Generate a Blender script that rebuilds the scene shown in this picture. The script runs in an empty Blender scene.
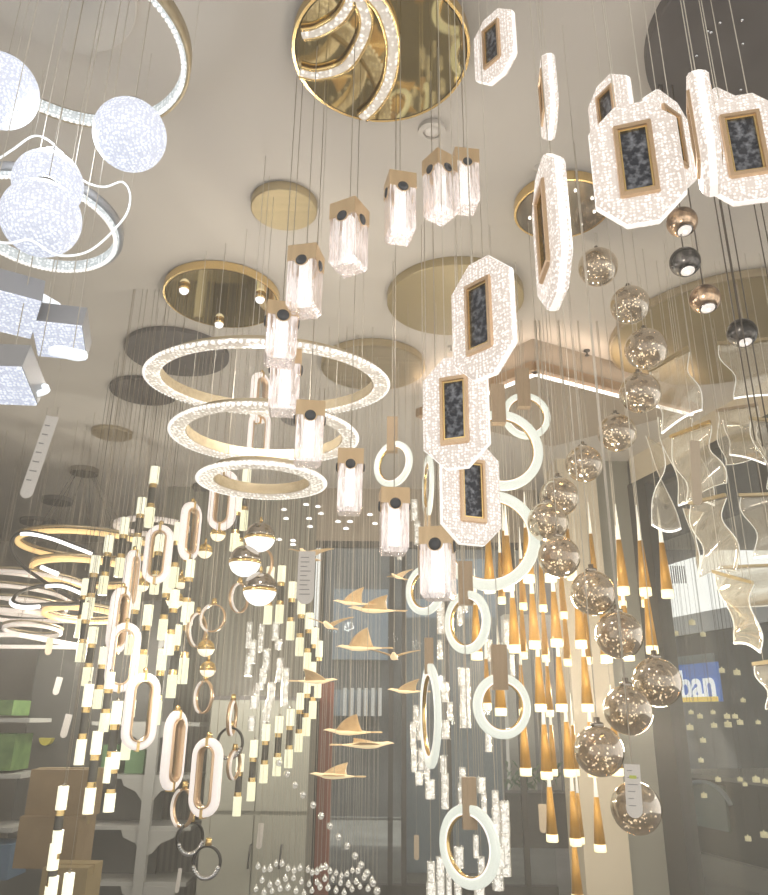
import bpy, math, random
from math import sin, cos, pi, radians as R
from mathutils import Vector as V
random.seed(7)
S = bpy.context.scene
COL = S.collection
# ---------------------------------------------------------------- camera
F = 750.0; PITCH = R(19.7); ROLL = R(0.573); CAM = V((0, 0, 1.5)); HC = 3.7
_f = V((0, cos(PITCH), sin(PITCH))); _r = V((1, 0, 0)); _u = V((0, -sin(PITCH), cos(PITCH)))
_r2 = _r * cos(ROLL) + _u * sin(ROLL); _u2 = _u * cos(ROLL) - _r * sin(ROLL)
cd = bpy.data.cameras.new('camera'); cam = bpy.data.objects.new('camera', cd); COL.objects.link(cam)
from mathutils import Matrix
cam.matrix_world = Matrix(((_r2.x, _u2.x, -_f.x, CAM.x), (_r2.y, _u2.y, -_f.y, CAM.y), (_r2.z, _u2.z, -_f.z, CAM.z), (0, 0, 0, 1)))
cd.sensor_fit = 'VERTICAL'; cd.sensor_height = 36; cd.lens = 36 * F / 895; cd.clip_start = 0.02
S.camera = cam

def ray(px, py): return _f + _r2 * ((px - 384) / F) + _u2 * ((447.5 - py) / F)
def P(px, py, Y):
    d = ray(px, py); return CAM + d * (Y / d.y)
def K(px, py, Y): return Y / ray(px, py).y / F
def PZ(px, py, z):
    d = ray(px, py); return CAM + d * ((z - CAM.z) / d.z)
def KZ(px, py, z): return (z - CAM.z) / ray(px, py).z / F

# ---------------------------------------------------------------- mesh builder
class MB:
    def __init__(s): s.v = []; s.f = []; s.sm = []
    def add(s, vs, fs, smooth=False):
        o = len(s.v); s.v += [V(a) for a in vs]
        for f in fs: s.f.append([i + o for i in f]); s.sm.append(smooth)
        return s
    def obox(s, c, U, W, N):      # centre and three half vectors
        vs = [V(c) + U * a + W * b + N * d for d in (-1, 1) for b in (-1, 1) for a in (-1, 1)]
        return s.add(vs, [(0, 2, 3, 1), (4, 5, 7, 6), (0, 1, 5, 4), (2, 6, 7, 3), (0, 4, 6, 2), (1, 3, 7, 5)])
    def box(s, x0, x1, y0, y1, z0, z1):
        return s.obox(((x0 + x1) / 2, (y0 + y1) / 2, (z0 + z1) / 2), V(((x1 - x0) / 2, 0, 0)), V((0, (y1 - y0) / 2, 0)), V((0, 0, (z1 - z0) / 2)))
    def tube(s, pts, r, n=6, closed=False, smooth=True):
        pts = [V(p) for p in pts]; m = len(pts); rs = r if isinstance(r, (list, tuple)) else [r] * m
        ref = None; vs = []
        for i, p in enumerate(pts):
            a = pts[(i - 1) % m] if (closed or i > 0) else p; b = pts[(i + 1) % m] if (closed or i < m - 1) else p
            t = (b - a).normalized()
            if ref is None: ref = t.orthogonal().normalized()
            ref = (ref - t * ref.dot(t)).normalized(); q = t.cross(ref)
            for k in range(n):
                an = 2 * pi * k / n; vs.append(p + (ref * cos(an) + q * sin(an)) * rs[i])
        fs = []
        for i in range(m if closed else m - 1):
            j = (i + 1) % m
            for k in range(n): fs.append((i * n + k, i * n + (k + 1) % n, j * n + (k + 1) % n, j * n + k))
        s.add(vs, fs, smooth)
        if not closed:
            o = len(s.v) - m * n
            s.f.append([o + k for k in reversed(range(n))]); s.f.append([o + (m - 1) * n + k for k in range(n)]); s.sm += [False, False]
        return s
    def loft(s, secs, n=10, smooth=True):   # secs: centre, a-vector, b-vector
        vs = []
        for c, a, b in secs:
            for k in range(n): an = 2 * pi * k / n; vs.append(V(c) + a * cos(an) + b * sin(an))
        fs = []; m = len(secs)
        for i in range(m - 1):
            for k in range(n): fs.append((i * n + k, i * n + (k + 1) % n, (i + 1) * n + (k + 1) % n, (i + 1) * n + k))
        fs.append(tuple(reversed(range(n)))); fs.append(tuple((m - 1) * n + k for k in range(n)))
        return s.add(vs, fs, smooth)
    def lathe(s, prof, c, n=24, smooth=True):
        c = V(c); return s.loft([(c + V((0, 0, z)), V((max(r, 1e-4), 0, 0)), V((0, max(r, 1e-4), 0))) for r, z in prof], n, smooth)
    def sphere(s, c, r, n=20, m=12, t0=0, t1=pi, sz=1):
        return s.lathe([(r * sin(t0 + (t1 - t0) * i / m), sz * r * cos(t0 + (t1 - t0) * i / m)) for i in range(m + 1)], c, n)
    def frame(s, outer, inner, c, U, W, N, t, smooth=False, bev=0):   # ring prism between two closed 2-D outlines
        n = len(outer); c = V(c); vs = []
        lo, li = outer, inner
        def sc(o, i, k): return [(a[0] + (b[0] - a[0]) * k, a[1] + (b[1] - a[1]) * k) for a, b in zip(o, i)]
        loops = [(outer, -1 + bev), (sc(outer, inner, bev * .5), -1), (sc(inner, outer, bev * .5), -1), (inner, -1 + bev), (inner, 1 - bev), (sc(inner, outer, bev * .5), 1), (sc(outer, inner, bev * .5), 1), (outer, 1 - bev)] if bev else [(outer, -1), (inner, -1), (inner, 1), (outer, 1)]
        for lp, d in loops: vs += [c + U * a + W * b + N * (d * t / 2) for a, b in lp]
        m = len(loops); fs = []
        for q in range(m):
            q2 = (q + 1) % m
            for k in range(n): k2 = (k + 1) % n; fs.append((q * n + k, q * n + k2, q2 * n + k2, q2 * n + k))
        return s.add(vs, fs, smooth)
    def prism(s, poly, c, U, W, N, t):
        n = len(poly); c = V(c)
        vs = [c + U * a + W * b + N * (d * t / 2) for d in (-1, 1) for a, b in poly]
        return s.add(vs, [tuple(reversed(range(n))), tuple(range(n, 2 * n))] + [(k, (k + 1) % n, n + (k + 1) % n, n + k) for k in range(n)])
    def build(s, name, mat, parent=None, kind=None, label=None, origin=None):
        root = parent
        while root is not None and root.parent is not None: root = root.parent
        off = V(origin) if origin is not None else (V(root.location) if root is not None else V((0, 0, 0)))
        me = bpy.data.meshes.new(name); me.from_pydata([v - off for v in s.v], [], s.f)
        me.polygons.foreach_set('use_smooth', s.sm); me.update()
        me.materials.append(mat); o = bpy.data.objects.new(name, me); COL.objects.link(o)
        if parent is not None: o.parent = parent
        else: o.location = off
        if kind: o['kind'] = kind
        if label: o['label'] = label
        return o

def thing(name, loc, label, cat, group=None):
    o = bpy.data.objects.new(name, None); COL.objects.link(o); o.empty_display_size = .05
    o.location = loc; o['label'] = label; o['category'] = cat
    if group: o['group'] = group
    return o
def tag(o, label, cat, group=None, kind=None):
    o['label'] = label; o['category'] = cat
    if group: o['group'] = group
    if kind: o['kind'] = kind
    return o
def circ(r, n=48, ry=None): return [(r * cos(2 * pi * k / n), (ry or r) * sin(2 * pi * k / n)) for k in range(n)]
def track(w, h, n=10):      # racetrack outline
    r = w / 2; z = h / 2 - r
    return [(r * cos(pi * k / n), z + r * sin(pi * k / n)) for k in range(n + 1)] + [(r * cos(pi + pi * k / n), -z + r * sin(pi + pi * k / n)) for k in range(n + 1)]
def octo(w, h, c): w /= 2; h /= 2; return [(w, -h + c), (w, h - c), (w - c, h), (-w + c, h), (-w, h - c), (-w, -h + c), (-w + c, -h), (w - c, -h)]
def rect(w, h): w /= 2; h /= 2; return [(w, -h), (w, h), (-w, h), (-w, -h)]
def basis(yaw): a = R(yaw); return V((cos(a), sin(a), 0)), V((0, 0, 1)), V((sin(a), -cos(a), 0))
NTH = ['topmost', 'second from the top', 'third from the top', 'fourth from the top', 'fifth from the top', 'sixth from the top', 'seventh from the top', 'eighth from the top', 'ninth from the top', 'tenth from the top', 'eleventh from the top', 'twelfth from the top', 'thirteenth from the top', 'fourteenth from the top', 'lowest']
ORD = 'first second third fourth fifth sixth seventh eighth ninth tenth eleventh twelfth thirteenth fourteenth fifteenth sixteenth seventeenth eighteenth nineteenth twentieth'.split()
ORD += ['twenty-' + o for o in ORD[:9]] + ['thirtieth'] + ['thirty-' + o for o in ORD[:9]] + ['fortieth'] + ['forty-' + o for o in ORD[:9]] + ['fiftieth'] + ['fifty-' + o for o in ORD[:9]] + ['sixtieth'] + ['sixty-' + o for o in ORD[:9]] + ['seventieth']

# ---------------------------------------------------------------- materials
def mat(name, col=(.8, .8, .8), rough=.5, metal=0, emit=None, es=0, trans=0, ior=1.45, alpha=1, spec=.5):
    m = bpy.data.materials.new(name); m.use_nodes = True; b = m.node_tree.nodes['Principled BSDF']
    b.inputs['Base Color'].default_value = (*col, 1); b.inputs['Roughness'].default_value = rough; b.inputs['Metallic'].default_value = metal
    b.inputs['IOR'].default_value = ior; b.inputs['Transmission Weight'].default_value = trans; b.inputs['Alpha'].default_value = alpha
    b.inputs['Specular IOR Level'].default_value = spec
    if emit: b.inputs['Emission Color'].default_value = (*emit, 1); b.inputs['Emission Strength'].default_value = es
    return m
def nt(m): t = m.node_tree; return t, t.nodes, t.links, t.nodes['Principled BSDF']
def vary(m, c1, c2, scale=3, detail=4, stretch=(1, 1, 1), bump=0, kind='noise', emit=None, lo=.35, hi=.65, bdist=.01):
    t, n, l, b = nt(m)
    tc = n.new('ShaderNodeTexCoord'); mp = n.new('ShaderNodeMapping'); mp.inputs['Scale'].default_value = stretch
    l.new(tc.outputs['Object'], mp.inputs['Vector'])
    if kind == 'noise': x = n.new('ShaderNodeTexNoise'); x.inputs['Scale'].default_value = scale; x.inputs['Detail'].default_value = detail; out = x.outputs['Fac']
    elif kind == 'voronoi': x = n.new('ShaderNodeTexVoronoi'); x.inputs['Scale'].default_value = scale; out = x.outputs['Distance']
    elif kind == 'wave': x = n.new('ShaderNodeTexWave'); x.inputs['Scale'].default_value = scale; x.inputs['Distortion'].default_value = detail; out = x.outputs['Fac']
    l.new(mp.outputs['Vector'], x.inputs['Vector'])
    r = n.new('ShaderNodeValToRGB'); r.color_ramp.elements[0].position = lo; r.color_ramp.elements[1].position = hi
    r.color_ramp.elements[0].color = (*c1, 1); r.color_ramp.elements[1].color = (*c2, 1)
    l.new(out, r.inputs['Fac']); l.new(r.outputs['Color'], b.inputs['Emission Color' if emit else 'Base Color'])
    if emit: b.inputs['Emission Strength'].default_value = emit
    if bump:
        bp = n.new('ShaderNodeBump'); bp.inputs['Strength'].default_value = bump; bp.inputs['Distance'].default_value = bdist
        l.new(out, bp.inputs['Height']); l.new(bp.outputs['Normal'], b.inputs['Normal'])
    return m
def quilt(name, hi_c, lo_c, scale, es, rough=.25):   # diamond-cut lit crystal: emission broken up by a diamond lattice
    m = mat(name, (.42, .41, .40), rough); t, n, l, b = nt(m)
    tc = n.new('ShaderNodeTexCoord'); sx = n.new('ShaderNodeSeparateXYZ'); l.new(tc.outputs['Object'], sx.inputs[0])
    def mth(op, a, bb=None):
        q = n.new('ShaderNodeMath'); q.operation = op
        if isinstance(a, (int, float)): q.inputs[0].default_value = a
        else: l.new(a, q.inputs[0])
        if bb is not None:
            if isinstance(bb, (int, float)): q.inputs[1].default_value = bb
            else: l.new(bb, q.inputs[1])
        return q.outputs[0]
    h = mth('ADD', sx.outputs[0], sx.outputs[1])
    a = mth('SINE', mth('MULTIPLY', mth('ADD', h, sx.outputs[2]), scale)); c = mth('SINE', mth('MULTIPLY', mth('SUBTRACT', h, sx.outputs[2]), scale))
    w = mth('MULTIPLY', a, c); nz = n.new('ShaderNodeTexNoise'); nz.inputs['Scale'].default_value = scale * .35; nz.inputs['Detail'].default_value = 3
    l.new(tc.outputs['Object'], nz.inputs['Vector'])
    vo = n.new('ShaderNodeTexVoronoi'); vo.inputs['Scale'].default_value = scale; vo.inputs['Randomness'].default_value = .55; l.new(tc.outputs['Object'], vo.inputs['Vector'])
    v = mth('SUBTRACT', mth('ADD', .68, mth('MULTIPLY', nz.outputs['Fac'], .5)), mth('MULTIPLY', vo.outputs['Distance'], 1.5))
    r = n.new('ShaderNodeValToRGB'); r.color_ramp.elements[0].position = .15; r.color_ramp.elements[1].position = .62
    r.color_ramp.elements[0].color = (*lo_c, 1); r.color_ramp.elements[1].color = (*hi_c, 1)
    l.new(v, r.inputs['Fac']); l.new(r.outputs['Color'], b.inputs['Emission Color']); b.inputs['Emission Strength'].default_value = es
    bp = n.new('ShaderNodeBump'); bp.inputs['Strength'].default_value = .6; bp.inputs['Distance'].default_value = .004
    l.new(v, bp.inputs['Height']); l.new(bp.outputs['Normal'], b.inputs['Normal'])
    return m
def glassy(name, tint, gloss=.2, rough=.05, body=(1, 1, 1), bodyf=.15, ridges=None, em=0):   # thin clear glass: mostly see-through, some body and sheen
    m = bpy.data.materials.new(name); m.use_nodes = True; t = m.node_tree; n, l = t.nodes, t.links; n.clear()
    out = n.new('ShaderNodeOutputMaterial'); tr = n.new('ShaderNodeBsdfTransparent'); tr.inputs['Color'].default_value = (*tint, 1)
    p = n.new('ShaderNodeBsdfPrincipled'); p.inputs['Base Color'].default_value = (*body, 1); p.inputs['Roughness'].default_value = rough
    if em: p.inputs['Emission Color'].default_value = (*body, 1); p.inputs['Emission Strength'].default_value = em
    g = n.new('ShaderNodeBsdfGlossy'); g.inputs['Roughness'].default_value = rough; g.inputs['Color'].default_value = (*body, 1)
    lw = n.new('ShaderNodeLayerWeight'); lw.inputs['Blend'].default_value = .5
    a = n.new('ShaderNodeMixShader'); a.inputs[0].default_value = bodyf; l.new(tr.outputs[0], a.inputs[1]); l.new(p.outputs[0], a.inputs[2])
    b = n.new('ShaderNodeMixShader'); l.new(a.outputs[0], b.inputs[1]); l.new(g.outputs[0], b.inputs[2])
    mu = n.new('ShaderNodeMath'); mu.operation = 'MULTIPLY_ADD'; mu.inputs[1].default_value = gloss * 2; mu.inputs[2].default_value = gloss * .3
    l.new(lw.outputs['Facing'], mu.inputs[0]); l.new(mu.outputs[0], b.inputs[0])
    if ridges:
        tc = n.new('ShaderNodeTexCoord'); mp = n.new('ShaderNodeMapping'); mp.inputs['Scale'].default_value = ridges[0]; l.new(tc.outputs['Object'], mp.inputs[0])
        x = n.new('ShaderNodeTexNoise'); x.inputs['Scale'].default_value = ridges[1]; x.inputs['Detail'].default_value = 2; l.new(mp.outputs[0], x.inputs['Vector'])
        bp = n.new('ShaderNodeBump'); bp.inputs['Strength'].default_value = 1; bp.inputs['Distance'].default_value = .01; l.new(x.outputs['Fac'], bp.inputs['Height'])
        for q in (p, g): l.new(bp.outputs[0], q.inputs['Normal'])
        mr = n.new('ShaderNodeMapRange'); mr.inputs[1].default_value = .38; mr.inputs[2].default_value = .62; mr.inputs[3].default_value = ridges[2]; mr.inputs[4].default_value = ridges[3]
        l.new(x.outputs['Fac'], mr.inputs[0]); l.new(mr.outputs[0], a.inputs[0])
    l.new(b.outputs[0], out.inputs[0]); return m

M = {}
M['plaster'] = vary(mat('plaster', rough=.85), (.57, .53, .48), (.62, .58, .525), 1.2, 3, bump=.05)
M['wall'] = vary(mat('olive_wall', rough=.8), (.29, .27, .225), (.34, .315, .265), 2, 4)
M['panelling'] = vary(mat('grey_panelling', rough=.6), (.19, .18, .145), (.27, .26, .21), 6, .6, (1, 1, .03), kind='wave')
M['cream'] = vary(mat('cream_paint', rough=.6), (.66, .57, .42), (.72, .63, .48), 3, 3)
M['dark_panel'] = vary(mat('charcoal_board', rough=.6), (.07, .07, .065), (.09, .09, .085), 3, 3)
M['floor'] = vary(mat('floor_concrete', rough=.5), (.14, .14, .14), (.2, .2, .2), 2, 5)
M['gold'] = vary(mat('brushed_gold', rough=.38, metal=.85), (.52, .43, .26), (.57, .47, .29), 30, 1, (.04, 1, 1))
M['bronze'] = vary(mat('brushed_bronze', rough=.45, metal=.6), (.42, .34, .22), (.5, .42, .28), 40, 2, (.05, 1, 1))
M['mirror_gold'] = mat('mirror_gold', (.50, .41, .22), .04, 1)
M['olive_gold'] = mat('olive_gold', (.40, .32, .17), .4, .5)
M['gold_shiny'] = mat('polished_gold', (.85, .62, .28), .22, .9)
M['cone_gold'] = vary(mat('satin_gold', rough=.4, metal=.25), (.58, .31, .06), (.72, .42, .11), 30, 2, (1, 1, .1))
M['rose'] = mat('rose_gold', (.78, .56, .36), .3, .7)
M['chrome'] = mat('chrome', (.6, .6, .6), .12, 1)
M['chrome_warm'] = mat('smoked_chrome', (.42, .38, .33), .1, .9)
M['marble_dark'] = vary(mat('marbled_charcoal', rough=.15, metal=.4), (.03, .028, .026), (.28, .26, .24), 22, 5, lo=.5, hi=.62)
M['marble_rose'] = vary(mat('crackled_rose_gold', rough=.18, metal=.8), (.25, .16, .10), (.85, .62, .42), 24, 5, lo=.42, hi=.6)
M['dark'] = mat('dark_metal', (.06, .058, .055), .5, .3)
M['slate'] = vary(mat('slate_paint', rough=.6), (.095, .085, .082), (.12, .11, .105), 5, 3)
M['greybox'] = mat('grey_acrylic', (.36, .36, .37), .35)
M['cable'] = mat('cable_steel', (.38, .33, .26), .5)
M['cable_dark'] = mat('cable_black', (.10, .08, .06), .5)
M['cable_pale'] = mat('cable_clear', (.62, .57, .48), .4)
M['wood'] = vary(mat('oak_holder', rough=.5), (.40, .29, .18), (.5, .37, .24), 30, 4, (1, 1, .12))
M['cap'] = vary(mat('champagne_metal', rough=.4, metal=.4), (.66, .48, .28), (.74, .55, .33), 40, 2, (1, 1, .1))
M['knob'] = mat('dark_stone_knob', (.06, .065, .075), .15)
M['quilt_warm'] = quilt('cut_crystal_warm', (1, .95, .90), (.47, .39, .33), 150, .95)
M['quilt_cool'] = quilt('cut_crystal_cool', (.88, .93, 1), (.44, .48, .60), 130, .92)
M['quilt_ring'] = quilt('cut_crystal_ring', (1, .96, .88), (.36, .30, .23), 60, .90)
M['quilt_halo'] = quilt('cut_crystal_halo', (.93, .98, 1), (.38, .44, .46), 90, .8)
M['rim_lit'] = mat('lit_crystal_edge', (.5, .5, .5), .3, emit=(1, .95, .88), es=.75)
M['loop_lit'] = mat('lit_loop_acrylic', (.5, .48, .46), .35, emit=(1, .88, .80), es=.58)
M['frost'] = mat('frosted_white_glass', (.4, .42, .38), .25, emit=(.91, .94, .82), es=.58)
M['led'] = mat('led_white', (.9, .9, .9), .3, emit=(1, .98, .95), es=1.4)
M['led_cool'] = mat('led_cool_white', (.6, .6, .6), .3, emit=(.9, .96, 1), es=.8)
M['led_gold'] = mat('warm_silicone_led', (.85, .65, .32), .4, emit=(1, .66, .27), es=.7)
M['led_pink'] = mat('pale_led', (.75, .68, .62), .4, emit=(1, .88, .8), es=.28)
M['tube_lit'] = vary(mat('lit_tube_acrylic', (.4, .4, .3), .3), (.88, .86, .56), (1, .98, .76), 10, 1, (1, 1, .3), emit=.78)
M['tube_hot'] = mat('lit_tube_warm', (.5, .5, .4), .3, emit=(1, .95, .72), es=.9)
M['tube_dark'] = mat('smoked_tube', (.10, .095, .08), .25)
M['band'] = mat('cone_light_band', (.9, .85, .6), .3, emit=(1, .86, .50), es=.95)
M['spike'] = mat('spike_acrylic', (.85, .82, .7), .2, emit=(1, .95, .82), es=.45)
M['opal'] = mat('opal_glass', (.6, .6, .6), .2, emit=(1, .98, .96), es=.95)
M['opal_dim'] = mat('opal_warm_glass', (.9, .85, .7), .25, emit=(1, .9, .7), es=.6)
M['core'] = mat('lamp_core', (1, 1, 1), .4, emit=(1, .95, .92), es=1.05)
M['block_glass'] = glassy('ribbed_glass', (.96, .94, .93), .35, .12, (1, .92, .89), .3, ((1, 1, .10), 120, .12, .9), em=.42)
M['smoke_glass'] = glassy('smoky_glass', (.55, .47, .36), .42, .03, (1, .93, .82), .12)
M['clear_glass'] = glassy('clear_glass', (.97, .97, .95), .15, .03, (1, .97, .92), .12, ((1, 1, 1), 9, .02, .18))
M['pane'] = glassy('window_pane', (.92, .94, .93), .03, .02, (.8, .85, .85), .02)
M['acrylic'] = glassy('acrylic_sheet', (.95, .94, .9), .22, .05, (.95, .9, .8), .20)
M['edge'] = mat('lit_sheet_edge', (.95, .95, .9), .3, emit=(1, .97, .88), es=.18)
M['edge_hot'] = mat('lit_sheet_bottom', (.95, .95, .9), .3, emit=(1, .99, .97), es=.9)
M['shard'] = mat('crackle_shard', (.80, .68, .48), .15, .8)
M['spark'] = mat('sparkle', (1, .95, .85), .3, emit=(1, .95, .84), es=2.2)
M['reflamp'] = mat('dim_reflected_lamp', (.4, .36, .22), .6, emit=(1, .85, .5), es=.4)
M['stone'] = vary(mat('dark_crystal_inlay', rough=.12), (.025, .03, .045), (.30, .32, .36), 85, 5, bump=.5, lo=.45, hi=.72)
M['prism'] = glassy('crystal_tube', (.92, .92, .90), .5, .06, (1, .97, .9), .2, ((1, 1, 1), 90, 0, .75), em=.75)
M['bird'] = vary(mat('bird_resin', rough=.4), (.80, .56, .30), (.92, .70, .42), 20, 3)
M['bird_lit'] = mat('lit_bird_body', (.85, .7, .45), .4, emit=(1, .80, .48), es=.45)
M['paper'] = mat('paper_tag', (.72, .68, .63), .7)
M['paper2'] = mat('beige_tag', (.52, .43, .32), .7)
M['ink'] = mat('faded_ink', (.30, .28, .26), .7)
M['mark_green'] = mat('green_print', (.55, .6, .12), .6)
M['sign_yellow'] = mat('sign_yellow', (.8, .55, .1), .5, emit=(1, .7, .15), es=.5)
M['yellow'] = mat('yellow_plastic', (.5, .45, .05), .5)
M['shelf'] = mat('shelf_white', (.34, .34, .32), .5)
M['carton'] = vary(mat('cardboard', rough=.8), (.20, .14, .075), (.25, .18, .10), 5, 4)
M['carton2'] = vary(mat('cardboard_pale', rough=.8), (.25, .19, .09), (.29, .22, .11), 5, 4)
M['green'] = vary(mat('green_box', rough=.6), (.06, .13, .035), (.12, .2, .065), 12, 2)
M['greendark'] = mat('green_crate', (.10, .20, .09), .6)
M['blue_pack'] = mat('blue_pack', (.08, .14, .22), .6)
M['cabinet'] = vary(mat('sage_cabinet', rough=.55), (.28, .275, .225), (.31, .305, .255), 2, 2)
M['seam'] = mat('dark_seam', (.06, .06, .055), .6)
M['brown_soffit'] = mat('soffit_brown', (.36, .30, .23), .7)
M['trim_wood'] = vary(mat('trim_wood', rough=.5), (.42, .26, .14), (.50, .33, .19), 10, 3)
M['blueglass'] = mat('street_blue', (.24, .30, .37), .4)
M['facade'] = vary(mat('dark_facade', rough=.6), (.10, .105, .11), (.15, .155, .16), 2, 4)
M['stonepale'] = vary(mat('pale_stone', rough=.7), (.5, .47, .42), (.6, .57, .52), 3, 4)
M['sun_white'] = mat('white_render', (.85, .85, .84), .6, emit=(1, 1, 1), es=0)
M['red'] = mat('red_poster', (.36, .13, .09), .6)
M['asphalt'] = vary(mat('asphalt', rough=.7), (.20, .20, .19), (.26, .26, .25), 2, 5)
M['blue'] = mat('sign_blue', (.03, .10, .34), .5, emit=(.06, .17, .5), es=.5)
M['sign_white'] = mat('sign_white', (.8, .8, .8), .5, emit=(1, 1, 1), es=.6)
M['white'] = mat('white_paint', (.85, .85, .85), .5)
M['van'] = mat('van_grey', (.26, .25, .22), .4)
M['vandark'] = mat('van_dark', (.02, .017, .013), .5)
M['teal'] = mat('teal_glass', (.12, .18, .17), .3)
WORLD = 1.1; SUN = 2.0; EXPO = 0.28; HAZE = 0.029
LAMPS_AND_FILLS = [(267, 400, 3.0, 12, (1, .93, .84)), (60, 150, 1.6, 3, (.85, .92, 1)), (640, 200, 1.5, 3, (1, .9, .8)), (540, 620, 3.2, 16, (1, .85, .6)), (160, 640, 3.4, 7, (1, .93, .8)), (440, 330, 2.2, 4, (1, .93, .88)), (250, 690, 5.8, 20, (1, .95, .82)), (90, 660, 6.2, 22, (1, .93, .8)), (480, 660, 5.5, 26, (1, .93, .85)), (20, 640, 5.0, 16, (1, .93, .82)), (655, 730, 3.0, 10, (1, .9, .75)), (600, 700, 4.8, 26, (1, .88, .68))]  # pendant light, plus point lights added at the rear to brighten the background
mat_lens = mat('spot_lens', (.8, .75, .7), .15, emit=(1, .93, .88), es=.45)
# ================================================================ ROOM
UX, UY, UZ = V((1, 0, 0)), V((0, 1, 0)), V((0, 0, 1))
def struct(name, mb, m, **k):
    o = mb.build(name, m, kind='structure', **k); return o
struct('floor', MB().box(-7, 6.5, -1.5, 10.2, -.1, 0), M['floor'])
struct('ceiling', MB().box(-7, 6.5, -1.5, 10.2, HC, HC + .1), M['plaster'])
struct('wall_left', MB().box(-7.1, -7, -1.5, 10.2, 0, HC), M['wall'])
struct('wall_back', MB().box(-7, -1.2, 10.1, 10.2, 0, HC), M['wall'])
# panelled partition left of the glazing
xa = P(150, 640, 7.4).x; xb = P(312, 640, 7.4).x
struct('wall_panelled', MB().box(xa, xb, 7.4, 7.5, 0, HC), M['panelling'])
tb = MB()
for i in range(9): x = xa + (xb - xa) * (i + .5) / 9; tb.box(x - .02, x + .02, 7.385, 7.4, 0, HC)
struct('trim_1', tb, M['panelling'])
# cream column and grey return
ca, cb, cc = P(573, 700, 6.4).x, P(616, 700, 6.4).x, P(654, 700, 6.4).x
struct('wall_cream_column', MB().box(ca, cb, 6.4, 6.9, 0, HC), M['cream'])
struct('wall_grey_return', MB().box(cb, cc, 6.45, 6.9, 0, HC), M['cabinet'])
# glazed opening in the middle
ga, gb = xb, ca
struct('wall_header', MB().box(ga, gb, 7.4, 7.55, 3.15, HC), M['brown_soffit'])
fr = MB()
for px in (318, 391, 404, 448, 520):
    x = P(px, 700, 7.4).x; fr.box(x - .022, x + .022, 7.40, 7.48, 0, 3.15)
fr.box(ga, gb, 7.40, 7.48, 3.09, 3.15); fr.box(ga, gb, 7.4, 7.48, .0, .12)
w1 = struct('window_1', fr, M['dark'])
MB().box(ga, gb, 7.435, 7.445, .12, 3.09).build('window_pane', M['pane'], w1)
# right-hand window wall, coming towards the camera
A = P(650, 600, 6.4); B = P(830, 600, 4.6); A.z = B.z = 0
d = (B - A).normalized(); nn = V((-d.y, d.x, 0)) * -1
def seg(mb, a, b, z0, z1, t=.12, off=0):
    c = (a + b) / 2 + nn * off; c.z = (z0 + z1) / 2
    return mb.obox(c, d * ((b - a).length / 2), nn * (t / 2), UZ * ((z1 - z0) / 2))
struct('wall_right', seg(MB(), A, B, 3.47, HC), M['cream'])
w2 = MB(); L = (B - A).length
for s, hw_ in ((0.06, .14), (L - .3, .05)): seg(w2, A + d * (s - hw_), A + d * (s + hw_), 0, 3.47)
seg(w2, A, B, 3.41, 3.47); seg(w2, A, B, 0, .1)
w2 = struct('window_2', w2, M['dark'])
seg(MB(), A, B, .1, 3.41, .01).build('window_pane', M['pane'], w2)
# dropped ceiling diamond with wooden LED trim
zc = 3.46
c0 = PZ(535, 374, zc); c1 = PZ(690, 414, zc); c2 = PZ(552, 449, zc); c3 = PZ(425, 418, zc)
pl = [c0, c1, c2, c3]
so = MB().prism([(p.x, p.y) for p in pl], V((0, 0, (zc + HC) / 2 + .01)), UX, UY, UZ, HC - zc - .02)
so = struct('ceiling_dropped', so, M['brown_soffit'])
tm = MB(); ld = MB()
cen = sum(pl, V((0, 0, 0))) / 4
for a, b in ((c3, c0), (c0, c1)):
    dd = (b - a).normalized(); q = V((-dd.y, dd.x, 0)); q = q if q.dot(a - cen) > 0 else -q
    m_ = (a + b) / 2
    tm.obox(m_ + q * .03 + UZ * .03, dd * ((b - a).length / 2 + .03), q * .03, UZ * .03)
    ld.obox(m_ + q * .015 + UZ * -.012, dd * ((b - a).length / 2), q * .012, UZ * .006)
tm.build('trim_2', M['trim_wood'], so); ld.build('led_strip', M['led'], so, label='lit white strip under the edge')
for a, b, e in ((c3, c0, 1.2), (c0, c1, 1.5)):
    l = bpy.data.lights.new('cove_light', 'AREA'); l.shape = 'RECTANGLE'; l.size = (b - a).length; l.size_y = .04; l.energy = e; l.color = (1, .78, .6)
    o = bpy.data.objects.new('cove_light', l); COL.objects.link(o); dd = (b - a).normalized(); q = V((-dd.y, dd.x, 0)); q = q if q.dot(a - cen) > 0 else -q
    up = UZ; o.matrix_world = Matrix(((dd.x, up.cross(dd).x * -1, -up.x, 0), (dd.y, up.cross(dd).y * -1, -up.y, 0), (0, 0, -1, 0), (0, 0, 0, 1)))
    o.location = (a + b) / 2 + q * .10 + UZ * .08
# ---- outside, beyond the glazing
struct('street', MB().box(-9, 14, 10.25, 26, -.25, -.15), M['asphalt'])
struct('pavement', MB().box(-1.2, 6.5, 7.6, 10.2, -.09, .01), M['asphalt'])
fb = MB().box(-1.1, 4.5, 14, 14.3, -.1, 9); fac = thing('shop_building', (1.5, 14, 0), 'dark building front across the street behind the glass partition', 'building')
fb.build('facade', M['facade'], fac)
for px, y0, y1 in ((350, 690, 716), (430, 600, 700), (470, 560, 690), (360, 590, 660)):
    x = P(px, 650, 13.95).x; MB().box(x - .5, x + .5, 13.9, 14.02, P(px, y1, 14).z, P(px, y0, 14).z).build('window', M['blueglass'], fac)
for i, px in enumerate((345, 352, 359, 366, 373, 380)):
    x = P(px, 700, 13.8).x; MB().box(x - .03, x + .03, 13.75, 13.85, P(px, 716, 13.8).z, P(px, 688, 13.8).z).build('slat', M['white'], fac)
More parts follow.
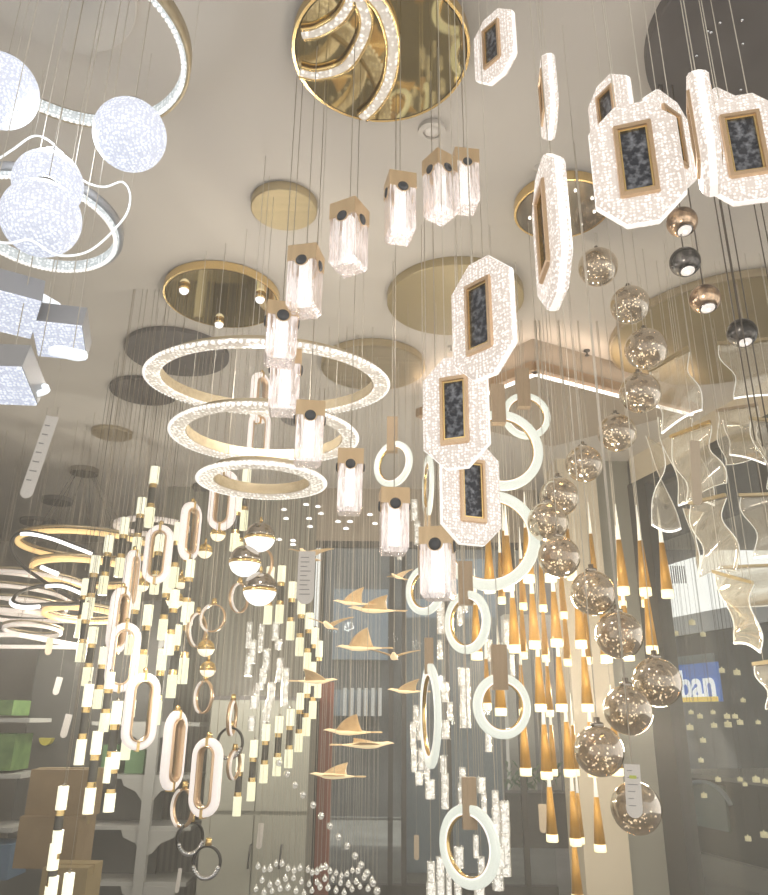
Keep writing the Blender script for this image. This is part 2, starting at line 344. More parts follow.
o = MB().box(P(320, 700, 7.36).x, P(334, 700, 7.36).x, 7.36, 7.375, .05, P(325, 682, 7.36).z).build('poster', M['red']); tag(o, 'faded red poster board standing against the glass beside the grey cabinet', 'poster')
for i, (p0, p1, nm) in enumerate(((510, 520, 'nearest the gold cones'), (527, 536, 'in the middle'), (545, 560, 'nearest the cream column'))):
    x0, x1 = P(p0, 760, 11).x, P(p1, 760, 11).x
    o = MB().box(x0, x1, 11, 11.3, -.15, 2.9)
    t = thing('stone_pilaster', ((x0 + x1) / 2, 11.1, -.15), 'pale stone pilaster outside the glass, ' + nm, 'pilaster', 'pale pilasters outside'); o.build('shaft', M['stonepale'], t)
    MB().box(x0 - .05, x1 + .05, 10.95, 11.35, -.15, .05).build('base', M['stonepale'], t)
o = MB().box(P(500, 800, 10.9).x, P(566, 800, 10.9).x, 10.5, 10.9, -.15, P(500, 790, 10.9).z)
t = thing('planter', (P(530, 800, 10.7).x, 10.7, -.15), 'dark low planter wall outside behind the gold cones', 'planter'); o.build('planter_box', M['slate'], t)
sh = MB()
for i in range(60):
    c = V((P(random.uniform(502, 560), 800, 10.7).x, random.uniform(10.55, 10.85), P(500, 790, 10.9).z + random.uniform(0, .28)))
    a = random.uniform(0, 6.28); sh.add([c, c + V((.06 * cos(a), .06 * sin(a), .05)), c + V((.1 * cos(a), .1 * sin(a), .1)), c + V((.04 * cos(a + .6), .04 * sin(a + .6), .08))], [(0, 1, 2, 3)])
sh.build('foliage', M['greendark'], t, kind='stuff')
# blue glass door leaf right of the birds
x0, x1 = P(462, 700, 7.9).x, P(500, 700, 7.9).x
t = thing('display_board', ((x0 + x1) / 2, 8.6, 0), 'tall grey-blue board standing behind the glass under the birds', 'board')
MB().box(P(405, 700, 8.6).x, P(500, 700, 8.6).x, 8.6, 8.65, .0, 2.55).build('panel', M['blueglass'], t)
MB().box(P(405, 700, 8.6).x - .04, P(405, 700, 8.6).x, 8.58, 8.66, 0, 2.6).build('post', M['dark'], t)
# right window outside: dark canopy with downlights, white sunlit band, shutters, sign, van
def wp(px, py, off):   # point on a plane parallel to the right window, off metres beyond it
    r = ray(px, py); dn = r.x * nn.x + r.y * nn.y
    base = A + nn * off; tt = ((base - CAM).x * nn.x + (base - CAM).y * nn.y) / dn; return CAM + r * tt
if (wp(700, 600, 1) - CAM).length < (wp(700, 600, 0) - CAM).length: nn = -nn
def quadwall(mb, pts, t=.1):   # outline given on one plane; extruded along the window normal
    n = len(pts); vs = [p for p in pts] + [p + nn * t for p in pts]
    return mb.add(vs, [tuple(range(n)), tuple(reversed(range(n, 2 * n)))] + [(k, n + k, n + (k + 1) % n, (k + 1) % n) for k in range(n)])
def hband(px0, px1, pya, pyb, off, t=.2):   # level band: heights taken at px0
    a = wp(px0, pya, off); b = wp(px1, pya, off); z1 = a.z; z0 = wp(px0, pyb, off).z
    return quadwall(MB(), [V((a.x, a.y, z0)), V((b.x, b.y, z0)), V((b.x, b.y, z1)), V((a.x, a.y, z1))], t)
struct('exterior_wall_shutter', hband(650, 1100, 640, 960, 4.0), M['facade'])
t = thing('white_parapet', wp(700, 590, 4.2), 'pale parapet strip outside the right window under the bright gap', 'parapet')
hband(650, 1000, 622, 640, 3.95).build('white_wall', M['white'], t)
for i in range(7):
    hband(670 + i * 2.2, 670.8 + i * 2.2, 566, 584, 3.9, .006).build('grille_bar', M['dark'], t)
t = thing('awning', wp(700, 500, 2.5), 'dark awning ceiling outside the right window with small downlights', 'awning')
a0, a1 = wp(632, 470, .15), wp(1000, 470, .15); b0, b1 = wp(632, 576, 4.0), wp(1000, 576, 4.0)
zt, zb = 3.42, b0.z
MB().add([V((a0.x, a0.y, zt)), V((a1.x, a1.y, zt)), V((b1.x, b1.y, zb)), V((b0.x, b0.y, zb)), V((a0.x, a0.y, zt + .2)), V((a1.x, a1.y, zt + .2)), V((b1.x, b1.y, zb + .2)), V((b0.x, b0.y, zb + .2))],
    [(0, 3, 2, 1), (4, 5, 6, 7), (0, 1, 5, 4), (1, 2, 6, 5), (2, 3, 7, 6), (3, 0, 4, 7)]).build('awning_panel', M['slate'], t)
for px, py, of in ((622, 490, 1.0), (646, 491, 1.0), (622, 502, 1.5)):
    c = wp(max(px, 640), py, of)
    fz = zt + (zb - zt) * ((of - .15) / 3.85)
    MB().lathe([(0.0, -.03), (.06, -.03), (.06, 0)], V((c.x, c.y, fz - .005)), 16).build('downlight', M['led'], t)
# shop sign
t = thing('shop_sign', wp(690, 682, 2.6), 'blue and white shop sign reading ban beyond the right window', 'sign')
def sq(mb, px0, py0, px1, py1, off, tt=.03, sl=0):
    mb.add([], []); a = wp(px0, py0, off); b = wp(px1, py0, off); z0 = wp(px0, py1, off).z
    return quadwall(mb, [V((a.x, a.y, z0)), V((b.x, b.y, z0)), V((b.x, b.y, a.z)), V((a.x, a.y, a.z))], tt)
sq(MB(), 650, 668, 717, 703, 2.6).build('sign_board', M['blue'], t)
sq(MB(), 650, 660, 713, 668.0, 2.6).build('top_band', M['blueglass'], t)
sq(MB(), 650, 698.5, 717, 703, 2.54, .02).build('underline', M['sign_yellow'], t, label='yellow underline')
def text(body, c, size, mat_, parent, name, xdir, ndir, ext=.006):
    cu = bpy.data.curves.new(name, 'FONT'); cu.body = body; cu.size = size; cu.extrude = ext; cu.align_x = 'CENTER'; cu.align_y = 'CENTER'; cu.offset = size * .02
    tmp = bpy.data.objects.new(name, cu); COL.objects.link(tmp); dg = bpy.context.evaluated_depsgraph_get(); me = bpy.data.meshes.new_from_object(tmp.evaluated_get(dg)); bpy.data.objects.remove(tmp)
    me.materials.clear(); me.materials.append(mat_); o = bpy.data.objects.new(name, me); COL.objects.link(o); o.parent = parent
    x, z = xdir.normalized(), ndir.normalized(); y = z.cross(x); l = c - parent.location
    o.matrix_local = Matrix(((x.x, y.x, z.x, l.x), (x.y, y.y, z.y, l.y), (x.z, y.z, z.z, l.z), (0, 0, 0, 1))); return o
xd = (wp(717, 685, 2.6) - wp(660, 685, 2.6)); xd.z = 0
text('ban', wp(697, 686, 2.565), (wp(697, 670, 2.5) - wp(697, 699, 2.5)).length * 1.45, M['sign_white'], t, 'lettering', xd, -nn)
# parked van with windscreen
t = thing('parked_van', wp(730, 880, 1.6), 'dark parked van beyond the right window, its side glass reflecting the street', 'van')
hband(655, 1000, 773, 842, 1.6, 1.6).build('cab', M['vandark'], t)
hband(668, 1000, 845, 935, 1.5, 1.8).build('body', M['van'], t)
hband(656, 1000, 769, 773, 1.55, 1.7).build('roof_gutter', M['van'], t, label='pale roof edge')
hband(663, 722, 778, 818, 1.56, .03).build('side_window', M['teal'], t)
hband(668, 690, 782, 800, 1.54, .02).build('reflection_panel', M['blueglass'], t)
st = [wp(700 + 34 * cos(R(a)), 822 - 40 * sin(R(a)), 1.5) for a in range(25, 160, 8)]
MB().tube(st, .022, 8).build('steering_wheel', M['blueglass'], t)
# rows of blurred pendants reflected deeper in: the reflections are shaped as small glowing lamps
k = 0
for px, py in ((691, 712), (700, 716), (713, 712), (728, 724), (735, 716), (668, 628), (676, 633), (692, 622), (703, 634), (690, 727), (714, 725), (727, 716), (740, 722), (758, 722), (718, 779), (740, 779), (745, 784), (756, 779), (765, 781), (748, 838), (764, 834), (703, 740), (701, 760), (704, 795), (722, 670), (737, 672), (743, 700)):
    c = wp(px, py, .9); s = random.uniform(.017, .028)
    MB_ = MB().lathe([(0, -s), (s * 1.2, -s), (s * 1.2, s * .6), (s * .3, s * .7), (s * .2, s * 1.2), (0, s * 1.2)], c, 8)
    o = MB_.build('reflected_lamp', M['reflamp'], origin=c)
    tag(o, 'dim pendant reflection shaped as a lamp beyond the right window, one of the scattered row', 'lamp', 'pendant reflections beyond the right window'); k += 1
    MB().tube([c + UZ * s * 1.2, V((c.x, c.y, 3.3))], .0015, 4).build('cable', M['cable_dark'], o, origin=c)

# ================================================================ LEFT: shelving, boxes, board, cabinets
t = thing('display_board', (P(105, 800, 7.0).x, 7.0, 0), 'tall charcoal board leaning behind the stick lights on the left', 'board')
b0, b1 = P(2, 868, 6.9), P(155, 868, 6.9); u0, u1 = P(45, 600, 6.95), P(160, 600, 6.95)
MB().add([V((b0.x, 6.9, 0)), V((b1.x, 6.9, 0)), V((b1.x, 7.0, u1.z)), V((u0.x, 7.0, u0.z)), V((b0.x, 6.95, 0)), V((b1.x, 6.95, 0)), V((b1.x, 7.05, u1.z)), V((u0.x, 7.05, u0.z))],
    [(0, 1, 2, 3), (7, 6, 5, 4), (0, 4, 5, 1), (1, 5, 6, 2), (2, 6, 7, 3), (3, 7, 4, 0)]).build('board_panel', M['dark_panel'], t)
def shelf_unit(px0, px1, ys, Y, posts, label, dep=.4, top=640):
    x0, x1 = P(px0, ys[0], Y).x, P(px1, ys[0], Y).x
    t = thing('shelving_unit', ((x0 + x1) / 2, Y, 0), label, 'shelf', 'white metal shelving')
    for py in ys:
        z = P((px0 + px1) / 2, py, Y).z
        b = MB().box(x0, x1, Y, Y + dep, z - .03, z).build('shelf_board', M['shelf'], t)
        for pp in posts:
            x = P(pp, py, Y).x
            for sgn in (-1, 1):
                MB().prism([(0, 0), (sgn * .22, 0), (sgn * .20, -.05), (sgn * .10, -.09), (sgn * .04, -.16), (0, -.18)][::sgn], V((x, Y - .005, z - .03)), UX, UZ, UY, .015).build('bracket', M['shelf'], b)
    for pp in posts:
        x = P(pp, 780, Y).x; MB().box(x - .04, x + .04, Y - .03, Y + .03, 0, P(pp, top, Y).z).build('post', M['shelf'], t)
    return t
shelf_unit(92, 200, (722, 775, 826, 882), 6.6, (150,), 'white metal shelving with curved brackets beside the charcoal board')
shelf_unit(-40, 30, (718, 774, 828), 6.0, (-45,), 'white metal shelving at the far left edge carrying green boxes')
def boxy(name, px0, py0, px1, py1, Y, dep, m, label, cat, group=None, flap=True):
    a = P(px0, py1, Y); b = P(px1, py0, Y); zb = max(a.z, .0)
    t = thing(name, ((a.x + b.x) / 2, Y, zb), label, cat, group)
    MB().box(a.x, b.x, Y, Y + dep, zb, b.z).build('box_body', m, t)
    if flap: MB().box(a.x - .004, b.x + .004, Y + dep / 2 - .025, Y + dep / 2 + .025, b.z - .06, b.z + .004).build('tape', M['carton2'], t)
    return t
boxy('cardboard_box', 2, 868, 88, 1150, 4.9, .25, M['carton2'], 'wide pale cardboard box, lowest in the stack at the left', 'box', 'cardboard boxes at the left')
boxy('cardboard_box', 12, 817, 80, 868.5, 5.25, .3, M['carton'], 'brown cardboard box in the middle of the left stack', 'box', 'cardboard boxes at the left')
boxy('cardboard_box', 24, 770, 92, 817.4, 5.3, .25, M['carton'], 'brown cardboard box on top of the left stack', 'box', 'cardboard boxes at the left')
boxy('green_box', -30, 734, 16, 770.5, 6.05, .3, M['green'], 'bright green box on the lower shelf at the far left', 'box', 'green boxes', False)
boxy('green_box', -30, 700, 14, 715, 6.05, .3, M['green'], 'flat green box on the upper shelf at the far left', 'box', 'green boxes', False)
boxy('blue_package', -30, 845, 12, 880, 6.0, .3, M['blue_pack'], 'dark blue package under the shelves at the far left', 'package', None, False)
boxy('green_crate', 100, 745, 118, 773.5, 6.65, .3, M['greendark'], 'dark green box on the white shelving left of its post', 'box', 'green boxes', False)
boxy('green_crate', 124, 742, 146, 773.5, 6.65, .3, M['greendark'], 'dark green box on the white shelving touching its post', 'box', 'green boxes', False)
# sage cabinet with doors
cx0, cx1 = P(207, 760, 6.5).x, P(309, 760, 6.5).x; zt = P(260, 700, 6.5).z; zm = P(260, 813, 6.5).z
t = thing('storage_cabinet', ((cx0 + cx1) / 2, 6.7, 0), 'sage grey cabinet with a drawn seam between upper and lower doors', 'cabinet')
MB().box(cx0, cx1, 6.52, 7.1, 0, zt).build('carcass', M['cabinet'], t)
MB().box(cx0 - .02, cx1 + .02, 6.5, 7.1, zt, zt + .03).build('cabinet_top', M['slate'], t)
xm = (cx0 + cx1) / 2
for a, b in ((cx0, xm - .006), (xm + .006, cx1)):
    MB().box(a, b, 6.49, 6.519, zm + .015, zt - .01).build('upper_door', M['cabinet'], t)
    dr = MB().box(a, b, 6.49, 6.519, .05, zm - .015).build('door', M['cabinet'], t)
for px in (250, 281):
    p0, p1 = P(px + 1, 845, 6.47), P(px - 2, 868, 6.47)
    MB().tube([p0 + UY * .02, p0 - UY * .02, (p0 + p1) / 2 - UY * .035, p1 - UY * .02, p1 + UY * .02], .008, 6).build('handle', M['dark'], t)

# ================================================================ CEILING PLATES
PLATES = []
def plate(px, py, rx, name, m, label, th=.035, z=HC, cat='canopy', rim=None, ell=1):
    c = PZ(px, py, z - th); r = rx * KZ(px, py, z - th)
    PLATES.append((c.x, c.y, r, z - th))
    t = thing(name, (c.x, c.y, z - th), label, cat)
    MB().lathe([(0, th - .001), (r, th - .001), (r, .004), (r - .004, 0), (0, 0)], c, 72, False).build('disc', m, t)
    if rim: MB().frame(circ(r + .006, 72), circ(r - .008, 72), c + UZ * th * .45, UX, UY, UZ, th * .9).build('rim', rim, t)
    return t, c, r
def dots(t, c, r, n, m, rr=.007, k=.75, full=True):
    for i in range(n):
        a = 2 * pi * i / n if full else random.uniform(0, 6.28); q = k * r if full else r * random.uniform(.2, .85)
        MB().lathe([(0, .002), (rr, .002), (rr, -rr), (0, -rr * 1.6)], c + V((q * cos(a), q * sin(a), 0)), 8).build('cable_grip', m, t)
t, c, r = plate(381, 56, 87, 'mirrored_canopy', M['mirror_gold'], 'large mirrored gold ceiling canopy with ring reflections shaped as glowing strips', .05, rim=M['gold_shiny'])
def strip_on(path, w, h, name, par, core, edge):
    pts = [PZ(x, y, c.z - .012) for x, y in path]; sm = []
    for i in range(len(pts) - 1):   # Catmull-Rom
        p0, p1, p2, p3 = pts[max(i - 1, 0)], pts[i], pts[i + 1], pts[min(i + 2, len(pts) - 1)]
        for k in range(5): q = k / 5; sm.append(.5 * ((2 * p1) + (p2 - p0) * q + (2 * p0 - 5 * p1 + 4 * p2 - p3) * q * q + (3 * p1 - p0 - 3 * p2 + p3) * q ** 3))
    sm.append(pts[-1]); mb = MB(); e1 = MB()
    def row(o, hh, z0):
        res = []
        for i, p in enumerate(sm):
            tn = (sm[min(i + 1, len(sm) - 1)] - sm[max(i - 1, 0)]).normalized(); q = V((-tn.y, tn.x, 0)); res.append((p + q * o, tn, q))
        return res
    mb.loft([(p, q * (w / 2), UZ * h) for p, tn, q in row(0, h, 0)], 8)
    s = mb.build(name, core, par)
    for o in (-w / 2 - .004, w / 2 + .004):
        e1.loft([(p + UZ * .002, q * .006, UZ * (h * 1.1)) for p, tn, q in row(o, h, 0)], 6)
    e1.build('reflected_gold_edge', edge, s); return s
strip_on([(300, 72), (318, 75), (345, 66), (362, 40), (366, 18), (358, -2)], .034, .008, 'reflected_ring_strip', t, M['quilt_ring'], M['gold_shiny'])  # ring reflections in the mirror, modelled as raised glowing strips
strip_on([(302, 35), (318, 32), (338, 20), (349, 4), (350, -8)], .030, .008, 'reflected_ring_strip', t, M['quilt_ring'], M['gold_shiny'])
strip_on([(372, -4), (385, 14), (393, 45), (389, 80), (376, 104), (362, 118)], .036, .008, 'reflected_ring_strip', t, M['quilt_ring'], M['gold_shiny'])
plate(284, 211, 33, 'brushed_canopy', M['gold'], 'small brushed gold ceiling canopy above the triple crystal rings', .045)
t, c, r = plate(222, 300, 56, 'mirrored_canopy', M['mirror_gold'], 'oval-looking mirrored gold canopy with three small globe lamps', .05, rim=M['gold_shiny'])
for px, py in ((184, 290), (260, 299), (219, 324)):
    q = PZ(px, py, c.z - .02)
    lb = MB().sphere(q, .026, 16, 10).build('globe_lamp', M['opal'], t, label='small glowing globe')
    MB().lathe([(0, .02), (.03, .02), (.03, .006), (.026, 0), (0, 0)], q, 16).build('lamp_collar', M['gold_shiny'], lb)
plate(177, 355, 51, 'grey_canopy', M['slate'], 'dark grey ceiling canopy left of the largest crystal ring', .03)
plate(144, 393, 33, 'grey_canopy', M['slate'], 'smaller dark grey canopy below the other grey one', .03)
t, c, r = plate(112, 435, 20, 'beige_canopy', M['bronze'], 'small beige round canopy above the stick lights', .03)
t, c, r = plate(84, 474, 14, 'chrome_canopy', M['chrome_warm'], 'small chrome canopy with cables fanning down to gold rings', .05)
CH = c
for i in range(9):
    a = 2 * pi * i / 9; e = P(80 + 52 * cos(a), 544 + 12 * sin(a), 6.4 + .5 * sin(a))
    MB().tube([c + UZ * .0 + V((r * .7 * cos(a), r * .7 * sin(a), 0)), e], .004, 4).build('stay_cable', M['cable_dark'], t)
plate(57, 503, 15, 'grey_canopy', M['slate'], 'tiny dark canopy below the chrome one at the far left', .05)
plate(38, 524, 17, 'grey_canopy', M['slate'], 'lowest tiny dark canopy at the far left above the white spiral', .05)
plate(205, 490, 12, 'grey_canopy', M['slate'], 'tiny dark canopy behind the oval loop lights', .05)
plate(206, 487 - 2, 8, 'gold_canopy', M['gold'], 'tiny gold canopy just under the lowest crystal ring', .03)
plate(373, 369, 51, 'bronze_canopy', M['bronze'], 'bronze canopy half hidden behind the big crystal ring', .05, rim=M['gold'])
t, c, r = plate(455, 303, 68, 'bronze_canopy', M['olive_gold'], 'broad brushed gold ceiling canopy behind the tall octagon pendant', .05)
t, c, r = plate(562, 211, 46, 'mirrored_canopy', M['chrome_warm'], 'smoky mirrored canopy behind the narrow edge-on octagon', .05, rim=M['gold_shiny'])
dots(t, c, r, 9, M['spark'], .006, .7)
t, c, r = plate(776, 34, 124, 'black_canopy', M['slate'], 'huge charcoal ceiling canopy at the top right corner', .05)
dots(t, c, r, 14, M['chrome'], .006, 0, False)
t, c, r = plate(728, 338, 113, 'gold_canopy', M['olive_gold'], 'very large dull gold canopy above the wavy glass sheets', .05, rim=M['bronze'])
t, c, r = plate(-5 + 60, -10, 78, 'white_canopy', M['plaster'], 'white round canopy over the cool white ball lamps', .05)
for px, py, r_, nm in ((301, 420, 20, 'behind the small crystal ring'), (320, 512, 30, 'behind the lowest ribbed block')):
    plate(px, py, r_, 'grey_canopy', M['slate'], 'dim grey canopy ' + nm, .03)
c = PZ(432, 131, HC - .012); t = thing('recessed_speaker', c, 'white round recessed ceiling speaker below the gold mirrored canopy', 'speaker')
k_ = KZ(432, 131, HC)
MB().frame(circ(14 * k_, 32), circ(9 * k_, 32), c, UX, UY, UZ, .02).build('bezel', M['plaster'], t)
MB().lathe([(0, .01), (9 * k_, .01), (9 * k_, .0), (4 * k_, -.006), (0, -.006)], c, 24).build('grille', M['paper'], t)
for px, py, lb in ((539, 171, 'beside the edge-on octagon'), (587, 353, 'above the wooden LED trim'), (451, 349, 'left of the tall octagon')):
    q = PZ(px, py, HC - .02); t = thing('sprinkler_head', q, 'small ceiling sprinkler head ' + lb, 'sprinkler', 'ceiling sprinklers')
    MB().lathe([(0, .02), (.02, .02), (.02, .012), (.006, .01), (.006, -.015), (.014, -.016), (.014, -.019), (0, -.019)], q, 14).build('head', M['plaster'] if px != 587 else M['dark'], t)
def ctop(x, y):
    z = HC
    for a, b, r, zz in PLATES:
        if (x - a) ** 2 + (y - b) ** 2 < (r * .99) ** 2: z = min(z, zz)
    return z
def cable(t, x, y, z, r=.0016, m='cable', name='cable', dx=0):
    return MB().tube([V((x, y, z)), V((x + dx, y, ctop(x + dx, y)))], r, 5).build(name, M[m], t)
# ================================================================ RIBBED GLASS BLOCKS
blocks = [(440, 151, 226, 25, 1.95, 35), (465, 148, 217, 24, 2.02, 8), (400, 171, 247, 27, 1.9, 12), (349, 199, 278, 29, 1.9, -28), (305, 244, 321, 29, 1.95, -12), (281, 301, 370, 31, 2.0, 12), (285, 348, 419, 30, 2.15, 6), (309, 400, 469, 28, 2.1, 8), (350, 448, 517, 25, 2.3, 3), (394, 487, 557, 28, 2.25, 5), (438, 526, 602, 32, 2.05, -14)]
BL = ['behind a taller twin under the round speaker', 'right-hand one of the close pair at the top', 'below the gold mirrored canopy, alone in the middle', 'turned cornerwise, left of the top middle one', 'above the big crystal ring and beside its right', 'hanging in front of the big crystal ring', 'just inside the second crystal ring, its cap hidden', 'crossing the second crystal ring', 'below and right of the crystal rings', 'second from the bottom of the cascade', 'lowest and nearest of the cascade']
for i, (cx, y0, y1, w, Y, yaw) in enumerate(blocks):
    top = P(cx, y0, Y); bot = P(cx, y1, Y); k = K(cx, (y0 + y1) / 2, Y); mid = P(cx, (y0 + y1) / 2, Y)
    hw = w * k / 2 * 1.0; zt, zb = P(cx, y0, Y - hw).z, P(cx, y1, Y + hw).z; U, W, N = basis(yaw); H = zt - zb; x, y = mid.x, mid.y
    t = thing('glass_block_pendant', (x, y, zt), 'ribbed glass block lamp ' + BL[i], 'pendant lamp', 'ribbed glass block pendants')
    cap = H * .25; rs = hw * .5
    cm = MB()
    n = 12; arc = [(rs * cos(pi - pi * q / n), -rs * sin(pi * q / n) * .9) for q in range(n + 1)]
    for A_, B_ in ((U, N), (N, U)):
        for s in (-1, 1):
            poly = [(hw, 0), (hw, cap), (-hw, cap), (-hw, 0)] + arc
            cm.prism(poly, V((x, y, zt - cap)) + B_ * (s * hw), A_, W, A_.cross(W), .003)
    cm.obox((x, y, zt - .002), U * hw, N * hw, UZ * .002)
    cm.build('cap', M['cap'], t)
    for s, B_ in ((1, N), (-1, N), (1, U), (-1, U)):
        kb = MB(); secs = []
        for rr, dd in ((rs * .8, 0), (rs * .8, .002), (rs * .6, .006), (rs * .2, .007)):
            A_ = U if B_ is N else N
            secs.append((V((x, y, zt - cap - rs * .05)) + B_ * (s * (hw + dd)), A_ * rr, W * rr))
        kb.loft(secs, 16); kb.build('knob', M['knob'], t, label='dark polished round knob')
    g = MB(); q = hw * .97
    zs = [0, -.9, -1]; ins = [1, 1, .8]; vs = []
    for zz, ii in ((0, 1), (.93, 1), (1, .82)):
        for a, b in ((1, 1), (-1, 1), (-1, -1), (1, -1)): vs.append(V((x, y, zt - .004 - (H - .004) * zz)) + U * (a * q * ii) + N * (b * q * ii))
    fs = [(0, 1, 2, 3), (8, 11, 10, 9)]
    for r_ in (0, 4):
        for a in range(4): fs.append((r_ + a, r_ + 4 + a, r_ + 4 + (a + 1) % 4, r_ + (a + 1) % 4))
    g.add(vs, fs); g.build('glass_block', M['block_glass'], t)
    MB().obox((x, y, zt - H * .52), U * hw * .36, N * hw * .36, UZ * H * .34).build('lamp_core', M['core'], t)
    cable(t, x, y, zt)
# ================================================================ OCTAGON PENDANTS
OCT = [  # cx, cy, Y, yaw, w, h, c, text
    (495, 47, 1.62, -50, .14, .235, .045, 'small tilted one at the top beside the gold mirrored canopy'),
    (548, 97, 1.62, -96, .155, .235, .045, 'seen edge-on, right of the topmost one'),
    (551, 231, 1.18, -90, .17, .30, .055, 'tall and nearly edge-on in front of the smoky mirrored canopy'),
    (483, 318, 1.45, -48, .165, .285, .055, 'upper one of the three that hang in a stack in the centre'),
    (456, 412, 1.55, -22, .148, .265, .05, 'middle one of the three stacked in the centre'),
    (470, 492, 1.72, 20, .15, .255, .045, 'lowest of the three stacked in the centre'),
    (636, 164, 1.16, -18, .160, .27, .052, 'large one facing the camera left of the charcoal canopy'),
    (611, 113, 1.5, -62, .13, .21, .045, 'half hidden behind the top left of the large facing one'),
    (669, 140, 1.4, 35, .155, .25, .045, 'half hidden between the large facing one and the edge-on one'),
    (704, 132, 1.08, 69, .13, .255, .05, 'seen exactly edge-on between two large facing ones'),
    (743, 149, 1.2, -14, .17, .25, .052, 'large one cut by the right edge of the photo'),
    (728, 128, 1.5, 25, .15, .22, .045, 'only its top edge showing behind the right edge one')]
for cx, cy, Y, yaw, w, h, ch, tx in OCT:
    c = P(cx, cy, Y); U, W, N = basis(yaw)
    t = thing('octagon_pendant', c + UZ * h / 2, 'crystal octagon lamp, ' + tx, 'pendant lamp', 'octagon crystal pendants')
    iw, ih = w * .40, h * .58
    # outline with matching vertex count (eight)
    def rin(a, b): a /= 2; b /= 2; return [(a, -b * .98), (a, b * .98), (a * .98, b), (-a * .98, b), (-a, b * .98), (-a, -b * .98), (-a * .98, -b), (a * .98, -b)]
    MB().frame(octo(w, h, ch), rin(iw, ih), c, U, W, N, .032, bev=.35).build('crystal_body', M['quilt_warm'], t)
    e = MB().frame(octo(w * 1.015, h * 1.01, ch), octo(w * .975, h * .985, ch), c, U, W, N, .012); e.build('lit_edge', M['rim_lit'], t)
    b = MB().frame(rin(iw * 1.12, ih * 1.06), rin(iw * .80, ih * .90), c, U, W, N, .042, bev=.3).build('gold_frame', M['rose'], t)
    MB().frame(rin(iw * .82, ih * .91), rin(iw * .72, ih * .86), c, U, W, N, .034).build('inner_bevel', M['gold_shiny'], b)
    MB().obox(c, U * iw * .375, W * ih * .44, N * .011).build('dark_inlay', M['stone'], t)
    for s in (-1, 1):
        q = c + U * (s * w * .16) + UZ * h / 2
        MB().tube([q - UZ * .004, V((q.x, q.y, HC))], .0011, 5).build('cable', M['cable_pale'], t)
# ================================================================ TRIPLE CRYSTAL RING CHANDELIER
for cx, cy, rx, ry, Y, nm in ((269, 383, 119, 37, 3.0, 'largest and uppermost'), (265, 436, 92, 30, 3.0, 'middle'), (262, 481, 63, 18, 2.95, 'smallest and lowest')):
    c = P(cx, cy, Y); k = K(cx, cy, Y); Rr = rx * k
    el = math.atan2(c.z - 1.5, Y); tl = el - math.asin(min(1, ry / rx * .97))
    Vv = V((0, cos(tl), sin(tl))); Nn = UX.cross(Vv)
    t = thing('crystal_ring_chandelier', c, nm + ' of the three warm crystal ring lights', 'ring light', 'triple crystal ring lights')
    n = 96; w = .062; mb = MB()
    # broad crystal face on the underside
    fo = [(Rr * cos(2 * pi * q / n) * (1 + .0 * sin(40 * q)), Rr * sin(2 * pi * q / n)) for q in range(n)]
    fi = [(a * (1 - w / Rr), b * (1 - w / Rr)) for a, b in fo]
    mb.frame(fo, fi, c, UX, Vv, Nn, .022, True, bev=.25); mb.build('crystal_band', M['quilt_ring'], t)
    bm = MB()
    for q in range(120):
        a = 2 * pi * q / 120; p = c + UX * (Rr * 1.004 * cos(a)) + Vv * (Rr * 1.004 * sin(a)) - Nn * .004
        bm.sphere(p, .0085, 6, 4)
    bm.build('crystal_bead_edge', M['rim_lit'], t)
    MB().frame(circ(Rr - w * .9, n), circ(Rr - w * 1.0 - .004, n), c + Nn * .02, UX, Vv, Nn, .045).build('metal_hoop', M['bronze'], t)
    for a in (30, 150, 270):
        p = c + UX * (Rr - w) * cos(R(a)) + Vv * (Rr - w) * sin(R(a))
        MB().tube([p, V((p.x, p.y, ctop(p.x, p.y)))], .0013, 5).build('cable', M['cable_pale'], t)
# ================================================================ COOL WHITE LAMPS_AND_FILLS TOP LEFT
def halo(cx, cy, rx, ry, Y, label, metal, bh):
    c = P(cx, cy, Y); k = K(cx, cy, Y); Rr = rx * k; el = math.atan2(c.z - 1.5, Y); tl = el - math.asin(ry / rx * .97)
    Vv = V((0, cos(tl), sin(tl))); Nn = UX.cross(Vv)
    t = thing('halo_ring_lamp', c, label, 'ring light', 'cool white halo rings')
    MB().frame(circ(Rr, 96), circ(Rr - .012, 96), c + Nn * .006 * bh, UX, Vv, Nn, .024 + .026 * bh, True).build('metal_band', M[metal], t)
    MB().frame(circ(Rr - .012, 96), circ(Rr - .028, 96), c - Nn * .004, UX, Vv, Nn, .036, True).build('crystal_band', M['quilt_halo'], t)
    bm = MB()
    for q in range(110): a = 2 * pi * q / 110; bm.sphere(c + UX * ((Rr - .022) * cos(a)) + Vv * ((Rr - .022) * sin(a)) - Nn * .023, .007, 6, 4)
    bm.build('crystal_bead_edge', M['rim_lit'], t)
    for a in (20, 140, 260):
        p = c + UX * Rr * cos(R(a)) + Vv * Rr * sin(R(a)); MB().tube([p, V((p.x, p.y, HC))], .0008, 5).build('cable', M['cable_pale'], t)
    return t
halo(72, 40, 116, 88, 1.7, 'large halo ring with bronze outer band in the top left corner', 'bronze', 1)
halo(42, 222, 78, 51, 1.95, 'smaller grey halo ring around the lower ball lamps', 'greybox', 0)
